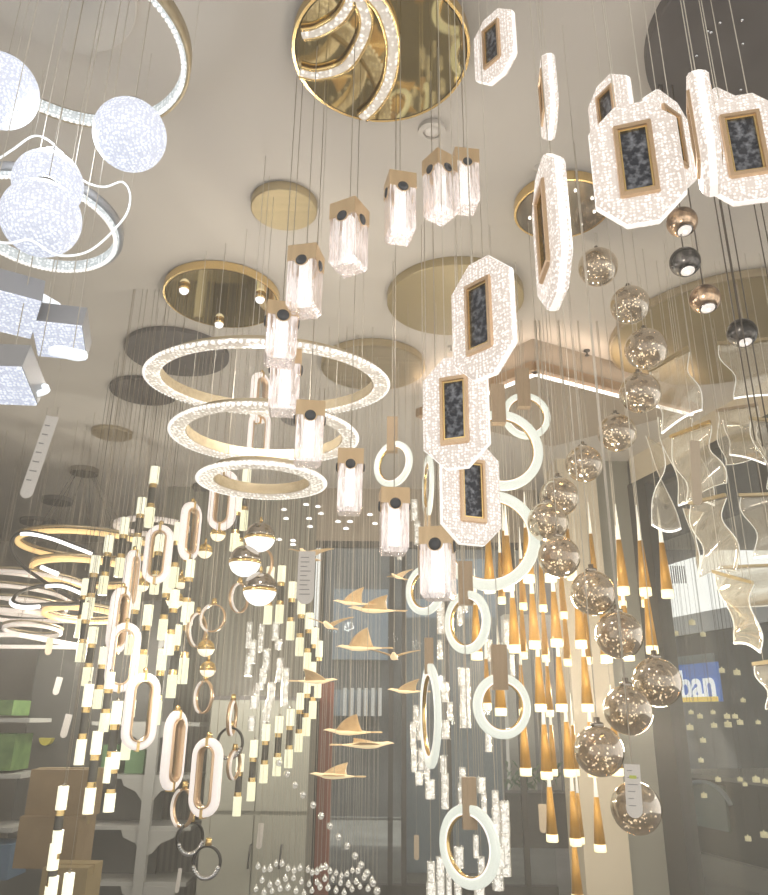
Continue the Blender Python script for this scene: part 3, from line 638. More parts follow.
for cx, cy, r, Y, nm in ((0, 91, 37, 1.5, 'cut by the left edge of the photo'), (130, 135, 36, 1.5, 'in front of the large halo ring'), (48, 184, 34, 1.58, 'half hidden behind the lowest ball'), (41, 218, 39, 1.45, 'lowest and largest')):
    c = P(cx, cy, Y); rr = r * K(cx, cy, Y) * .985
    t = thing('crystal_ball_lamp', c + UZ * rr, 'cool white crystal ball lamp, ' + nm, 'pendant lamp', 'cool crystal ball lamps')
    MB().sphere(c, rr, 40, 24).build('ball', M['quilt_cool'], t)
    MB().lathe([(0, .012), (rr * .3, .010), (rr * .42, -rr * .09), (0, -rr * .09)], c + UZ * rr, 20).build('cap', M['chrome'], t)
    cable(t, c.x, c.y, c.z + rr, .001, 'cable')
def spl(pts, n=8, closed=False):
    o = []; m = len(pts)
    for i in range(m - (0 if closed else 1)):
        g = (lambda j: pts[j % m]) if closed else (lambda j: pts[max(0, min(m - 1, j))])
        p0, p1, p2, p3 = g(i - 1), g(i), g(i + 1), g(i + 2)
        for k in range(n): q = k / n; o.append(.5 * ((2 * p1) + (p2 - p0) * q + (2 * p0 - 5 * p1 + 4 * p2 - p3) * q * q + (3 * p1 - p0 - 3 * p2 + p3) * q ** 3))
    if not closed: o.append(pts[-1])
    return o
w = [P(a, b, Y) for a, b, Y in ((-30, 165, 1.5), (-5, 160, 1.5), (12, 150, 1.5), (34, 136, 1.5), (52, 143, 1.55), (66, 163, 1.6), (84, 181, 1.65), (104, 187, 1.65), (122, 182, 1.65), (130, 194, 1.65), (127, 213, 1.65), (112, 232, 1.6), (94, 248, 1.5), (76, 255, 1.4), (54, 254, 1.35), (30, 240, 1.35), (10, 243, 1.35), (-15, 238, 1.4), (-40, 215, 1.45), (-45, 190, 1.5))]
t = thing('wavy_ribbon_light', w[3], 'thin wavy white ribbon light looping around the ball lamps', 'ribbon light')
MB().tube(spl(w, 8, True), .0026, 6, True).build('ribbon', M['led_cool'], t)
for i in (3, 8, 17): MB().tube([w[i], V((w[i].x, w[i].y, HC))], .001, 4).build('cable', M['cable_pale'], t)
# cube lamps
for cx, cy, s, Y, yaw, tilt, nm in ((9, 304, 54, 1.6, 32, 20, 'upper left one with its grey side towards the camera'), (62, 333, 47, 1.7, 12, 20, 'right-hand one of the three'), (6, 376, 54, 1.55, 4, 20, 'lowest one beside the white oval loop')):
    c = P(cx, cy, Y); h = s * K(cx, cy, Y) / 2
    U, W, N = basis(yaw); ta = R(tilt); W2 = W * cos(ta) - N * sin(ta); U2 = U; N = N * cos(ta) + W * sin(ta)
    t = thing('cube_lamp', c + W * h, 'grey cube lamp with lit underside, ' + nm, 'pendant lamp', 'grey cube lamps')
    MB().obox(c + W2 * h * .10, U2 * h, N * h, W2 * h * .55).build('cube_shell', M['greybox'], t)
    MB().obox(c - W2 * h * .49, U2 * h * .97, N * h * .97, W2 * h * .06).build('crystal_block', M['quilt_cool'], t)
    MB().tube([c + W2 * h * .8, V(((c + W2 * h * .8).x, (c + W2 * h * .8).y, HC))], .0014, 5).build('cable', M['cable_pale'], t)
for cx, cy, w_, h_, yaw, rot, Y, nm in ((68, 353, 42, 15, -10, -16, 1.62, 'under the right cube lamp'), (32, 391, 34, 18, 0, 8, 1.6, 'beside the lowest cube lamp'), (45, 299, 34, 8, 10, -28, 1.75, 'between the upper cube lamps')):
    c = P(cx, cy, Y); k = K(cx, cy, Y); U, W, N = basis(yaw); a = R(rot); U2 = U * cos(a) + W * sin(a); Dv = (N * .9 + W * .2).normalized(); 
    t = thing('oval_loop_lamp', c, 'small cool white oval loop light ' + nm, 'loop light', 'cool oval loops')
    o = [(b, a_) for a_, b in track(h_ * k, w_ * k)]; i_ = [(b, a_) for a_, b in track(h_ * k * .55, w_ * k * .72)]
    V2 = (UZ * .8 + UY * .6).normalized(); V2 = (V2 - U2 * V2.dot(U2)).normalized()
    MB().frame(o, i_, c, U2, V2, U2.cross(V2), .012, True).build('loop', M['led_cool'], t)
    MB().tube([c + V2 * h_ * k / 2, V((c.x, (c + V2 * h_ * k / 2).y, HC))], .0012, 4).build('cable', M['cable_pale'], t)
# ================================================================ FROSTED RINGS WITH OAK HOLDERS
FR = [  # ring cx, cy, apparent rx, ry, holder x0,x1,y0,y1, Y, label
    (393, 464, 18, 23, 386, 397, 418, 452, 3.3, 'left of the stacked octagons'),
    (526, 416, 23, 24, 515, 528, 370, 408, 3.3, 'topmost, in front of the dropped ceiling corner'),
    (501, 450, 40, 41, 490, 504, 386, 424, 3.0, 'large, second from the top and partly behind the octagons'),
    (489, 540, 48, 49, 470, 484, 470, 512, 3.0, 'largest, under the second and in front of the gold cones'),
    (425, 590, 18, 24, 418, 430, 545, 575, 3.0, 'mostly hidden behind the lowest ribbed block'),
    (467, 622, 21, 30, 458, 472, 562, 605, 2.8, 'right below the lowest ribbed block'),
    (502, 706, 27, 30, 491, 506, 645, 690, 2.7, 'in front of the lower gold cones'),
    (430, 715, 8, 48, 424, 433, 638, 674, 2.8, 'seen edge-on beside the crystal tubes'),
    (469, 846, 28, 37, 463, 477, 777, 829, 2.5, 'lowest, near the bottom edge'),
    (428, 486, 4, 30, 424, 430, 508, 535, 3.4, 'seen edge-on behind the left of the octagons')]
for cx, cy, rx, ry, hx0, hx1, hy0, hy1, Y, nm in FR:
    c = P(cx, cy, Y); k = K(cx, cy, Y); Rr = ry * k * 1.03
    yaw = math.degrees(math.acos(min(1, rx / ry))) * (-1 if cx < 500 else 1) - math.degrees(math.atan2(c.x, c.y)); U, W, N = basis(yaw)
    hc = P((hx0 + hx1) / 2, (hy0 + hy1) / 2, Y); zt = P(cx, hy0, Y).z; zb = P(cx, hy1, Y).z; hw = (hx1 - hx0) * k / 2
    t = thing('frosted_ring_pendant', (c.x, c.y, zt), 'frosted ring lamp, ' + nm, 'pendant lamp', 'frosted ring pendants')
    bw = .155 * max(Rr, .1) + .008
    MB().frame(circ(Rr, 64), circ(Rr - bw, 64), c, U, W, N, .020, True, bev=.3).build('frosted_ring', M['frost'], t)
    MB().frame(circ(Rr - bw, 64), circ(Rr - bw - .004, 64), c, U, W, N, .018, True).build('lit_inner_rim', M['rim_lit'], t)
    MB().frame(circ(Rr - bw - .004, 64), circ(Rr - bw - .007, 64), c, U, W, N, .014, True).build('gold_liner', M['gold_shiny'], t)
    MB().obox((c.x + (hc.x - c.x) * .6, c.y, (zt + zb) / 2), V((1, 0, 0)) * hw, V((0, 1, 0)) * hw * .8, UZ * (zt - zb) / 2).build('oak_holder', M['wood'], t)
    cable(t, c.x + (hc.x - c.x) * .6, c.y, zt, .0018, 'cable_pale')
# ================================================================ SMOKY BUBBLE BALLS
BALLS = [(598, 267, 20, 3.05), (630, 305, 20, 3.0), (646, 349, 21.5, 2.95), (640, 393, 21, 2.95), (617, 433, 19.5, 3.05), (584, 464, 19, 3.1), (559, 497, 20, 3.0), (548, 522, 21, 2.9), (559, 557, 21.5, 2.75), (593, 593, 23, 2.65), (619, 635, 24, 2.6), (657, 682, 24.5, 2.5), (628, 710, 24.5, 2.45), (599, 751, 25, 2.35), (636, 808, 25.5, 2.3)]
for i, (cx, cy, r, Y) in enumerate(BALLS):
    c = P(cx, cy, Y); rr = r * K(cx, cy, Y) * .97
    t = thing('bubble_glass_pendant', c + UZ * rr, 'smoky bubble glass ball, %s in the winding string' % NTH[i], 'pendant lamp', 'smoky bubble glass balls')
    MB().sphere(c, rr, 36, 22).build('glass_ball', M['smoke_glass'], t)
    MB().lathe([(0, .022), (.009, .022), (.009, .01), (.02, .006), (.02, -.004), (0, -.004)], c + UZ * rr, 14).build('cap', M['chrome_warm'], t)
    sp = MB(); sd = MB(); rnd = random.Random(i)
    for j in range(100):
        u = V((rnd.gauss(0, 1), rnd.gauss(0, 1), rnd.gauss(0, 1) - .25)).normalized() * rr * rnd.uniform(.35, .88)
        s = rr * rnd.uniform(.05, .17); a, b, e = (V((rnd.uniform(-1, 1), rnd.uniform(-1, 1), rnd.uniform(-1, 1))) * s for _ in range(3))
        p = c + u; sd.add([p + a, p + b, p + e, p - (a + b) * .4], [(0, 1, 2), (0, 2, 3), (1, 3, 2), (0, 3, 1)])
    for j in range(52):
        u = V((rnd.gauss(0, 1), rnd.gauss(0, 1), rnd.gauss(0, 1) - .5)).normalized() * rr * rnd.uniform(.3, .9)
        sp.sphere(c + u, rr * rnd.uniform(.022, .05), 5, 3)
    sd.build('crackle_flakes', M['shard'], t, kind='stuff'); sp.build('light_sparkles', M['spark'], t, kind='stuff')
    cable(t, c.x, c.y, c.z + rr, .0016, 'cable_pale')
# ================================================================ SPOT BALLS
for cx, cy, r, m, nm in ((682, 222, 15.5, 'rose', 'rose gold spot ball directly under the large octagons'), (685, 262, 15.5, 'dark', 'charcoal spot ball below the rose gold one'), (705, 299, 15.5, 'rose', 'rose gold spot ball in front of the gold canopy'), (742, 333, 15, 'dark', 'charcoal spot ball near the right edge')):
    Y = 2.1; c = P(cx, cy, Y); rr = r * K(cx, cy, Y) * .97
    t = thing('spot_ball_pendant', c + UZ * rr, nm, 'spot lamp', 'round spot balls')
    ax = (V((0, -.25, -1))).normalized(); ux = UX; vy = ax.cross(ux)
    def cap(r0, a0, a1, m_=14): return [(c + ax * (r0 * cos(a0 + (a1 - a0) * q / m_)), ux * max(1e-4, r0 * sin(a0 + (a1 - a0) * q / m_)), vy * max(1e-4, r0 * sin(a0 + (a1 - a0) * q / m_))) for q in range(m_ + 1)]
    MB().loft(cap(rr, pi, .62), 28).build('shell', M['marble_dark'] if m == 'dark' else M['marble_rose'], t)
    MB().loft([(c + ax * rr * .86, ux * rr * .53, vy * rr * .53), (c + ax * rr * .86, ux * rr * .50, vy * rr * .50), (c + ax * rr * .80, ux * rr * .3, vy * rr * .3)], 24).build('reflector', M['chrome'], t)
    MB().loft([(c + ax * (rr * .84), ux * rr * .48, vy * rr * .48), (c + ax * (rr * .94), ux * rr * .33, vy * rr * .33), (c + ax * (rr * .97), ux * .001, vy * .001)], 20).build('lens', mat_lens, t)
    MB().sphere(c + ax * rr * .97, rr * .11, 10, 6).build('bulb', M['led'], t)
    cable(t, c.x, c.y, c.z + rr * .98, .0024, 'cable_dark')
for i, (px, py) in enumerate(((718, 220), (724, 220), (731, 220), (757, 220), (763, 215))):   # long dark cables running down the right
    c = P(px, py, 2.0 + .05 * i); e = P(px + (22 if i < 3 else 30), 500, 2.0 + .05 * i)
    o = MB().tube([V((c.x, c.y, HC)), V((c.x, c.y, P(px, 440, 2.0).z))], .0022, 5).build('hanging_cable', M['cable_dark'], origin=(c.x, c.y, HC))
    tag(o, 'long black cable hanging down the right side, %s from the left' % ORD[i], 'cable', 'long black cables')
# ================================================================ GOLD CONES
main = [(624, 595), (646, 596), (668, 598), (490, 593), (509, 591), (529, 583), (551, 582), (581.5, 648.5), (535, 649), (557, 647), (515, 653), (477, 660), (501, 716), (541, 712), (562, 712), (588, 712), (607, 663), (629, 661), (652.7, 654), (526, 776), (547, 779.5), (570, 777), (594, 777), (618, 776), (552.5, 842), (576, 846), (600.5, 852), (578, 902)]
small = [(646, 607), (623, 608), (502, 604), (523.5, 610), (543.5, 612), (564, 619), (524, 659), (546, 662), (568, 666), (589, 664), (550, 717), (523, 716), (487.7, 710), (554, 776), (576, 776), (581, 844), (595, 585), (571, 580), (506, 582)]
def cone(cx, yb, Y, w, gl, sl, bl, label, grp):
    b = P(cx, yb, Y); k = K(cx, yb, Y); z0 = b.z; z1 = P(cx, yb - bl, Y).z; z2 = P(cx, yb - bl - gl, Y).z; z3 = P(cx, yb - bl - gl - sl, Y).z; rb = w * k / 2; c = V((b.x, b.y, 0))
    t = thing('cone_pendant', (b.x, b.y, z3), label, 'pendant lamp', grp)
    MB().lathe([(0, z1), (rb * .98, z1), (rb * .98, z0 + .002), (rb * .9, z0), (0, z0)], c, 20).build('light_band', M['band'], t)
    MB().lathe([(0, z2), (rb * .42, z2), (rb * .95, z1), (0, z1)], c, 20).build('gold_cone', M['cone_gold'], t)
    MB().lathe([(0, z3), (rb * .08, z3), (rb * .38, z2), (0, z2)], c, 14).build('acrylic_spike', M['spike'], t)
    cable(t, b.x, b.y, z3, .0018, 'cable_pale')
for i, (cx, yb) in enumerate(sorted(main, key=lambda q: (round(q[1] / 64), q[0]))):
    row = {9: 'top', 10: 'second', 11: 'third', 12: 'fourth', 13: 'fifth', 14: 'lowest'}.get(round(yb / 64), 'lowest'); j = sum(1 for q in main if round(q[1] / 64) == round(yb / 64) and q[0] < cx)
    cone(cx, yb + (1 if 0 else 0), 3.9, 12, 47, 36, 8, 'large gold cone lamp, %s from the left in the %s tier of large cones' % (ORD[j], row), 'gold cone pendants')
for i, (cx, yb) in enumerate(small):
    row = {9: 'top', 10: 'second', 11: 'third', 12: 'fourth', 13: 'lowest'}.get(round(yb / 64), 'lowest'); j = sum(1 for q in small if round(q[1] / 64) == round(yb / 64) and q[0] < cx)
    cone(cx, yb, 4.5, 8, 44, 32, 7, 'narrow gold cone pendant behind, %s from the left in the %s rear tier' % (ORD[j], row), 'rear gold cone pendants')
# ================================================================ WAVY GLASS SHEETS
def sheet(tl, tr, hp, Y, amp, ph, label, bottom=False, twist=0, bar='mustard', yawd=.12, nt_=26, ns=10, drift=0, barm='gold', bulge=.02):
    a = P(tl[0], tl[1], Y); b = P(tr[0], tr[1], Y - yawd); k = K(tl[0], tl[1], Y); H = a.z - P(tl[0], tl[1] + hp, Y).z
    w = b - a; Wd = w.length; U = w.normalized(); N = U.cross(UZ).normalized(); cen = (a + b) / 2
    t = thing('wavy_glass_pendant', cen, label, 'pendant lamp', 'wavy glass sheet pendants')
    if barm: MB().obox(cen + UZ * .008, U * (Wd / 2 + .008), N * .010, UZ * .007).build('gold_bar', M[barm], t)
    A_ = amp * k * .75
    def pt(s, q):
        x = A_ * (sin(2 * pi * q * 1.15 + ph) - sin(ph)) + drift * k * q; y = bulge * (sin(2 * pi * q * .95 + ph + s * 1.6) - sin(ph)); an = twist * q
        s0 = (s - .5) * Wd; return cen + U * (s0 * cos(an) + x) + N * (s0 * sin(an) + y) - UZ * (H * q * (1 + .06 * sin(s * 3 + ph)))
    g = [[pt(i / ns, j / nt_) for i in range(ns + 1)] for j in range(nt_ + 1)]; vs = []; th = .004
    for sgn in (-1, 1):
        for j in range(nt_ + 1):
            for i in range(ns + 1):
                du = g[j][min(i + 1, ns)] - g[j][max(i - 1, 0)]; dv = g[min(j + 1, nt_)][i] - g[max(j - 1, 0)][i]
                vs.append(g[j][i] + du.cross(dv).normalized() * (sgn * th / 2))
    n1 = (nt_ + 1) * (ns + 1); idx = lambda j, i: j * (ns + 1) + i; fs = []
    for j in range(nt_):
        for i in range(ns): q = (idx(j, i), idx(j, i + 1), idx(j + 1, i + 1), idx(j + 1, i)); fs += [q, tuple(n1 + v for v in reversed(q))]
    for j in range(nt_):
        for i in (0, ns): q = (idx(j, i), idx(j + 1, i)); fs.append((q[0], q[1], n1 + q[1], n1 + q[0]))
    for i in range(ns): fs += [(idx(nt_, i), idx(nt_, i + 1), n1 + idx(nt_, i + 1), n1 + idx(nt_, i)), (idx(0, i), idx(0, i + 1), n1 + idx(0, i + 1), n1 + idx(0, i))]
    p_ = MB().add(vs, fs, True).build('glass_sheet', M['acrylic'], t)
    MB().tube([g[j][0] for j in range(nt_ + 1)], .0026, 5).build('lit_edge', M['edge'], p_); MB().tube([g[j][ns] for j in range(nt_ + 1)], .0026, 5).build('lit_edge', M['edge'], p_)
    MB().tube(g[nt_], .005 if bottom else .0022, 6).build('bottom_edge', M['edge_hot'] if bottom else M['edge'], p_)
    for s in (.2, .8): q = cen + U * (s - .5) * Wd; MB().tube([q, V((q.x, q.y, ctop(q.x, q.y)))], .0013, 5).build('cable', M['cable_pale'], t)
sheet((650, 372), (687, 350), 62, 3.2, 5, 2.6, 'wavy glass sheet, topmost on the left touching a bubble ball', True, drift=8)
sheet((719, 345), (790, 339), 55, 3.3, 5, 3.4, 'wide wavy glass sheet just under the charcoal spot ball', True, drift=8)
sheet((718, 412), (757, 406), 50, 3.9, 4, 1, 'wavy glass sheet whose dark gold bar hangs level in mid air', False, barm='wood')
sheet((672, 438), (709, 424), 62, 3.3, 6, 2.2, 'wavy glass sheet under a bright gold bar left of centre', False, drift=10, barm='gold_shiny')
sheet((658, 417), (690, 417), 86, 3.7, 6, 2.8, 'narrow wavy glass sheet with a lit foot beside the bubble balls', True, drift=14, barm=None)
sheet((646, 436), (664, 446), 82, 3.5, 8, 0.4, 'twisted glass sheet flaring at its foot above the gold cones', True, twist=1.4, barm=None)
sheet((751, 420), (800, 424), 68, 3.4, 6, 3.0, 'wavy glass sheet cut by the right edge, upper of two', False, drift=8)
sheet((723, 420), (756, 428), 34, 3.8, 3, 3.0, 'short wavy glass sheet with a brightly lit sloping foot', True, drift=4, barm=None)
sheet((691, 505), (724, 497), 72, 3.3, 8, 3.0, 'wavy glass sheet hanging in front of the white wall band', False, drift=4, barm='gold')
sheet((683, 508), (700, 512), 62, 3.6, 7, 3.2, 'slim curling glass sheet left of the one before the white band', False, twist=.8, barm=None)
sheet((741, 497), (800, 495), 62, 3.3, 6, 3.4, 'wavy glass sheet cut by the right edge, lower of two', True, drift=6)
sheet((724, 569), (800, 566), 36, 3.5, 6, .6, 'shallow curved glass sheet under a long gold bar at the right edge', False, bulge=.06)
sheet((715, 574), (751, 584), 66, 3.1, 7, 3.0, 'lowest complete wavy glass sheet, hanging over the dark van', True, twist=.5, drift=8)
sheet((755, 666), (800, 659), 44, 3.1, 6, 3.2, 'wavy glass sheet at the right edge beside the shop sign', False, drift=8)
# ================================================================ STICK LIGHTS
def stick(cx, y0, y1, wpx, Y, label, grp, hot=False):
    a = P(cx, y0, Y); k = K(cx, (y0 + y1) / 2, Y); z1 = a.z; z0 = P(cx, y1, Y).z; H = z1 - z0; r = wpx * k / 2; xm = P(cx, (y0 + y1) / 2, Y).x
    t = thing('stick_pendant', (xm, a.y, z1), label, 'pendant lamp', grp); c = V((xm, a.y, z1))
    tl = M['tube_hot'] if hot else M['tube_lit']
    def cyl(u0, u1, rr, nm, m): MB().lathe([(0, -H * u0), (rr, -H * u0), (rr, -H * u1), (0, -H * u1)], c, 16, False).build(nm, m, t)
    cyl(0, .29, r, 'light_tube', tl); cyl(.29, .36, r * .86, 'gold_collar', M['gold_shiny']); cyl(.36, .62, r * .82, 'dark_tube', M['tube_dark']); cyl(.62, .69, r * .86, 'gold_collar', M['gold_shiny']); cyl(.69, 1, r, 'light_tube', tl)
    MB().lathe([(0, .012), (r * .3, .012), (r * .3, 0), (0, 0)], c, 8).build('top_cap', M['chrome_warm'], t)
    cable(t, xm, a.y, z1 + .01, .0013, 'cable')
LS = [(152, 467, 527), (139, 498, 556), (122, 518, 577), (106, 536, 595), (92, 556, 617), (83, 579, 638), (84, 603, 662), (90, 627, 686), (101, 647, 709), (107, 672, 732), (84, 684, 765), (113, 701, 783), (93, 731, 814), (112, 752, 812), (58, 786, 870), (64, 873, 960), (48, 876, 960), (53, 830, 912), (145, 605, 678), (159, 649, 725), (174, 625, 698), (186, 602, 684), (188, 560, 622), (176, 523, 588), (157, 535, 594), (236, 497, 551), (245, 470, 530), (165, 575, 640), (172, 590, 655), (133, 592, 655), (128, 700, 760), (240, 500, 562)]
LS.sort(key=lambda q: q[1])
for i, (cx, a, b) in enumerate(LS):
    Y = 4.0 + .9 * (((i * 37) % 10) / 10) if b < 730 else 3.6
    if cx == 152: Y = 4.2
    sd_ = 'near the left cardboard boxes' if a > 760 else ('beside the gold rings' if cx < 110 else ('among the oval loops' if cx > 130 else 'on the outer spiral'))
    stick(cx, a, b, (10.5 if b > 780 else 9.5) if b > 640 else 9, Y, 'stick light %s, its top end %s highest of the left cascade' % (sd_, ORD[i]), 'stick lights of the left cascade', b > 760)
RS = [(269, 567, 624), (280.5, 566, 623), (291.5, 582, 640), (300.5, 598, 656), (308.5, 613, 671), (314, 628, 686), (318, 641, 698), (313, 662, 719), (307, 677, 736), (299.5, 693, 752), (289.5, 709, 768), (278, 716, 776), (265, 724, 783), (252.5, 740, 801), (238.5, 754, 816)]
for i, (cx, a, b) in enumerate(RS):
    stick(cx, a, b, 8.2, 4.9, 'greenish stick light, %s along the curling right spiral counted from its top' % ORD[i], 'stick lights of the right spiral')
# ================================================================ OVAL LOOP LIGHTS
LP = [(260, 398, 20, 50, 10, 4.1, 'highest, inside the big crystal ring'), (259, 435, 31, 46, 15, 4.1, 'inside the second crystal ring'), (223, 500, 29, 60, -15, 4.0, 'hanging below the smallest crystal ring'), (190, 531, 21, 58, 40, 4.0, 'left of the one below the crystal rings'), (158, 554, 29, 59, -22, 3.9, 'framing a dark stick light'), (131, 580, 14, 60, 62, 3.9, 'narrow and turned away beside the gold rings'), (119, 620, 20, 66, 50, 3.8, 'behind the upper of the two large ones'), (123, 657, 38, 70, -12, 3.7, 'upper of the two large ones overlapping'), (141, 711, 36, 78, 10, 3.6, 'lower of the two large ones overlapping'), (174, 750, 22, 80, 55, 3.6, 'slim and leaning over the white shelving'), (206, 777, 32, 80, -18, 3.5, 'lowest, in front of the sage cabinet edge')]
for cx, cy, w, h, yaw, Y, nm in LP:
    c = P(cx, cy, Y); k = K(cx, cy, Y); H = (P(cx, cy - h / 2, Y).z - P(cx, cy + h / 2, Y).z); wr = H * .46; U, W, N = basis(math.degrees(math.acos(min(1, max(.12, (w * k - wr * .1) / wr)))) * (1 if yaw > 0 else -1) - math.degrees(math.atan2(c.x, c.y)))
    t = thing('oval_loop_pendant', c + UZ * H / 2, 'pinkish lit oval loop lamp, ' + nm, 'pendant lamp', 'lit oval loop pendants')
    bw = wr * .23
    MB().frame(track(wr, H), track(wr - 2 * bw, H - 2 * bw), c, U, W, N, wr * .22, True, bev=.4).build('lit_band', M['loop_lit'], t)
    MB().frame(track(wr - 2 * bw + .002, H - 2 * bw + .002), track(wr - 2 * bw - .012, H - 2 * bw - .012), c, U, W, N, wr * .30, True).build('gold_lining', M['rose'], t)
    for s in (-1, 1): MB().obox(c + W * (s * (H / 2 - bw / 2)), U * .006, W * (bw / 2 + .004), N * wr * .13).build('gold_clip', M['gold_shiny'], t)
    MB().sphere(c + UZ * (H / 2 + .012), .012, 10, 6).build('gold_knob', M['gold_shiny'], t)
    cable(t, c.x, c.y, c.z + H / 2 + .02, .0013, 'cable')
# ================================================================ HALF WHITE BALLS
for cx, cy, r, m, nm in ((260, 537, 15, 'chrome_warm', 'chrome topped ball with white lower half, rearmost of the three'), (245, 561, 15.8, 'chrome_warm', 'chrome topped ball with white lower half, left of the three'), (260, 589, 16.8, 'chrome_warm', 'chrome topped ball with white lower half, lowest of the three'), (205, 551, 7.5, 'gold_shiny', 'small gold topped ball beside the oval loop'), (218, 534, 7.5, 'gold_shiny', 'small gold topped ball under the hanging oval loop'), (206, 648, 8.5, 'gold_shiny', 'small gold topped ball, upper of a close pair'), (208, 669, 8, 'gold_shiny', 'small gold topped ball, lower of a close pair'), (175, 600, 8.5, 'gold_shiny', 'small gold topped ball among the stick lights'), (142, 585, 7, 'gold_shiny', 'small gold topped ball left among the stick lights'), (181, 582, 7, 'gold_shiny', 'small gold topped ball just above another among sticks')):
    Y = 3.9 if r > 10 else 4.3; c = P(cx, cy, Y); rr = r * K(cx, cy, Y); t = thing('half_ball_pendant', c + UZ * rr, nm, 'pendant lamp', 'half white ball pendants')
    MB().sphere(c, rr, 28, 10, pi * .56, pi).build('opal_half', M['opal'] if r > 10 else M['opal_dim'], t)
    MB().sphere(c, rr, 28, 10, 0, pi * .50).build('metal_half', M[m], t)
    MB().lathe([(0, .1 * -rr), (rr * 1.02, .0), (rr * 1.02, -rr * .17), (0, -rr * .18)], c, 28).build('gold_belt', M['gold_shiny'], t)
    MB().lathe([(0, .03), (.006, .03), (.008, .0), (0, 0)], c + UZ * rr, 10).build('stem', M['gold_shiny'], t)
    cable(t, c.x, c.y, c.z + rr + .02, .0014, 'cable_pale')
# ================================================================ THIN HOOPS
for i, (cx, cy, rx, ry, lit, nm) in enumerate(((213, 618, 12, 14, 1, 'pale round one above the gold pair'), (197, 630, 9, 17, 1, 'crossing the stick lights'), (204, 697, 8, 16, 1, 'right under the small gold balls'), (239, 598, 9, 15, 1, 'touching the lowest half-white ball'), (262, 565, 10, 16, 1, 'between the half-white balls and a bird'), (232, 718, 4, 17, 1, 'edge-on above the sage cabinet'), (230, 743, 13, 15, 0, 'behind the edge-on one'), (234, 765, 6, 14, 1, 'lowest on the sage cabinet'), (183, 808, 10, 18, 1, 'by the foot of the lowest oval loop'), (190, 838, 13, 15, 0, 'dark one trimmed with beads on the shelving'), (207, 862, 14, 15, 0, 'lowest dark one trimmed with beads'))):
    Y = 4.3 if i < 8 else 3.8; c = P(cx, cy, Y); k = K(cx, cy, Y); yaw = math.degrees(math.acos(min(1, rx / ry))); U, W, N = basis((yaw if i % 2 else -yaw) - math.degrees(math.atan2(c.x, c.y))); Rr = ry * k
    t = thing('hoop_pendant', c + UZ * Rr, 'thin metal hoop pendant, ' + nm, 'pendant lamp', 'thin hoop pendants')
    MB().frame(circ(Rr, 40), circ(Rr - .008, 40), c, U, W, N, .018, True).build('hoop', M['rose'] if lit else M['dark'], t)
    arc = [c + U * (Rr - .006) * cos(R(a)) + W * (Rr - .004) * sin(R(a)) + N * .011 for a in (range(110, 262, 8) if lit else range(200, 341, 10))]
    if lit: MB().tube(arc, .007, 6).build('lit_strip', M['led_pink'] if i != 5 else M['loop_lit'], t)
    else:
        b = MB()
        for q in arc: b.sphere(q, .011, 6, 4)
        b.build('bead_trim', M['chrome'], t)
    MB().lathe([(0, .03), (.012, .03), (.016, 0), (0, -.005)], c + UZ * Rr, 8).build('gold_finial', M['gold_shiny'], t)
    cable(t, c.x, c.y, c.z + Rr + .02, .0013)
# ================================================================ GOLD RINGS, WHITE SPIRAL, NESTED RINGS ON THE LEFT
def thinring(cx, cy, rx, ry, Y, rr, m, label, nm='ring_pendant', grp='thin ring lights at the left', backm='bronze', ncab=3):
    c = P(cx, cy, Y); Rr = rx * K(cx, cy, Y); el = math.atan2(c.z - 1.5, Y); tl = el - math.asin(min(1, ry / rx)); Vv = V((0, cos(tl), sin(tl))); Nn = UX.cross(Vv)
    t = thing(nm, c, label, 'ring light', grp)
    MB().frame(circ(Rr, 80), circ(Rr - rr * 1.6, 80), c - Nn * rr, UX, Vv, Nn, rr * 2, True).build('lit_ring', M[m], t)
    MB().frame(circ(Rr + rr * .4, 80), circ(Rr - rr * 1.9, 80), c + Nn * rr * 1.3, UX, Vv, Nn, rr * .7, True).build('ring_housing', M[backm], t)
    for a in range(ncab): q = c + UX * Rr * cos(a * 2.1 + .5) + Vv * Rr * sin(a * 2.1 + .5); MB().tube([q, V((q.x, q.y, HC))], .0016, 4).build('cable', M['cable'], t)
thinring(88, 545, 66, 15, 6.1, .017, 'led_gold', 'widest and topmost gold ring light at the left')
thinring(88, 572, 54, 14, 6.1, .017, 'led_gold', 'middle gold ring light at the left')
thinring(82, 613, 37, 7.5, 6.1, .017, 'led_gold', 'smallest and lowest gold ring light at the left')
thinring(30, 587, 62, 16, 6.3, .013, 'led_pink', 'widest pale ring light low at the far left')
thinring(8, 597, 60, 13, 6.3, .013, 'led_pink', 'second pale ring light low at the far left')
thinring(-10, 578, 60, 8, 6.3, .012, 'led_pink', 'pale ring light mostly outside the left edge')
thinring(20, 606, 45, 9, 6.2, .012, 'led_pink', 'inner pale ring light between wider ones')
thinring(33, 629, 28, 6, 6.1, .013, 'led_pink', 'small complete pale ring light above the shelves')
for cx, cy, w, d_, Y, nm in ((-10, 641, 108, 12, 6.2, 'lower'), (0, 616, 90, 10, 6.3, 'upper')):
    c = P(cx, cy, Y); k = K(cx, cy, Y); el = math.atan2(c.z - 1.5, Y); tl = el - math.asin(d_ / w); Vv = V((0, cos(tl), sin(tl)))
    t = thing('square_ring_pendant', c, nm + ' pale rectangular frame light at the far left', 'frame light', 'pale frame lights')
    s = w * k / 2; dd = s
    o = [(s, -dd), (s + .25, dd), (-s + .25, dd), (-s, -dd)]; i_ = [(s - .04, -dd + .04), (s + .2, dd - .04), (-s + .29, dd - .04), (-s + .05, -dd + .04)]
    MB().frame(o, i_, c, UX, Vv, UX.cross(Vv), .03).build('lit_frame', M['led_pink'], t)
    MB().tube([c + UX * s * .5 - Vv * dd * 0 + Vv * (dd - .03), V(((c + UX * s * .5).x, (c + Vv * (dd - .03)).y, HC))], .0016, 4).build('cable', M['cable'], t)
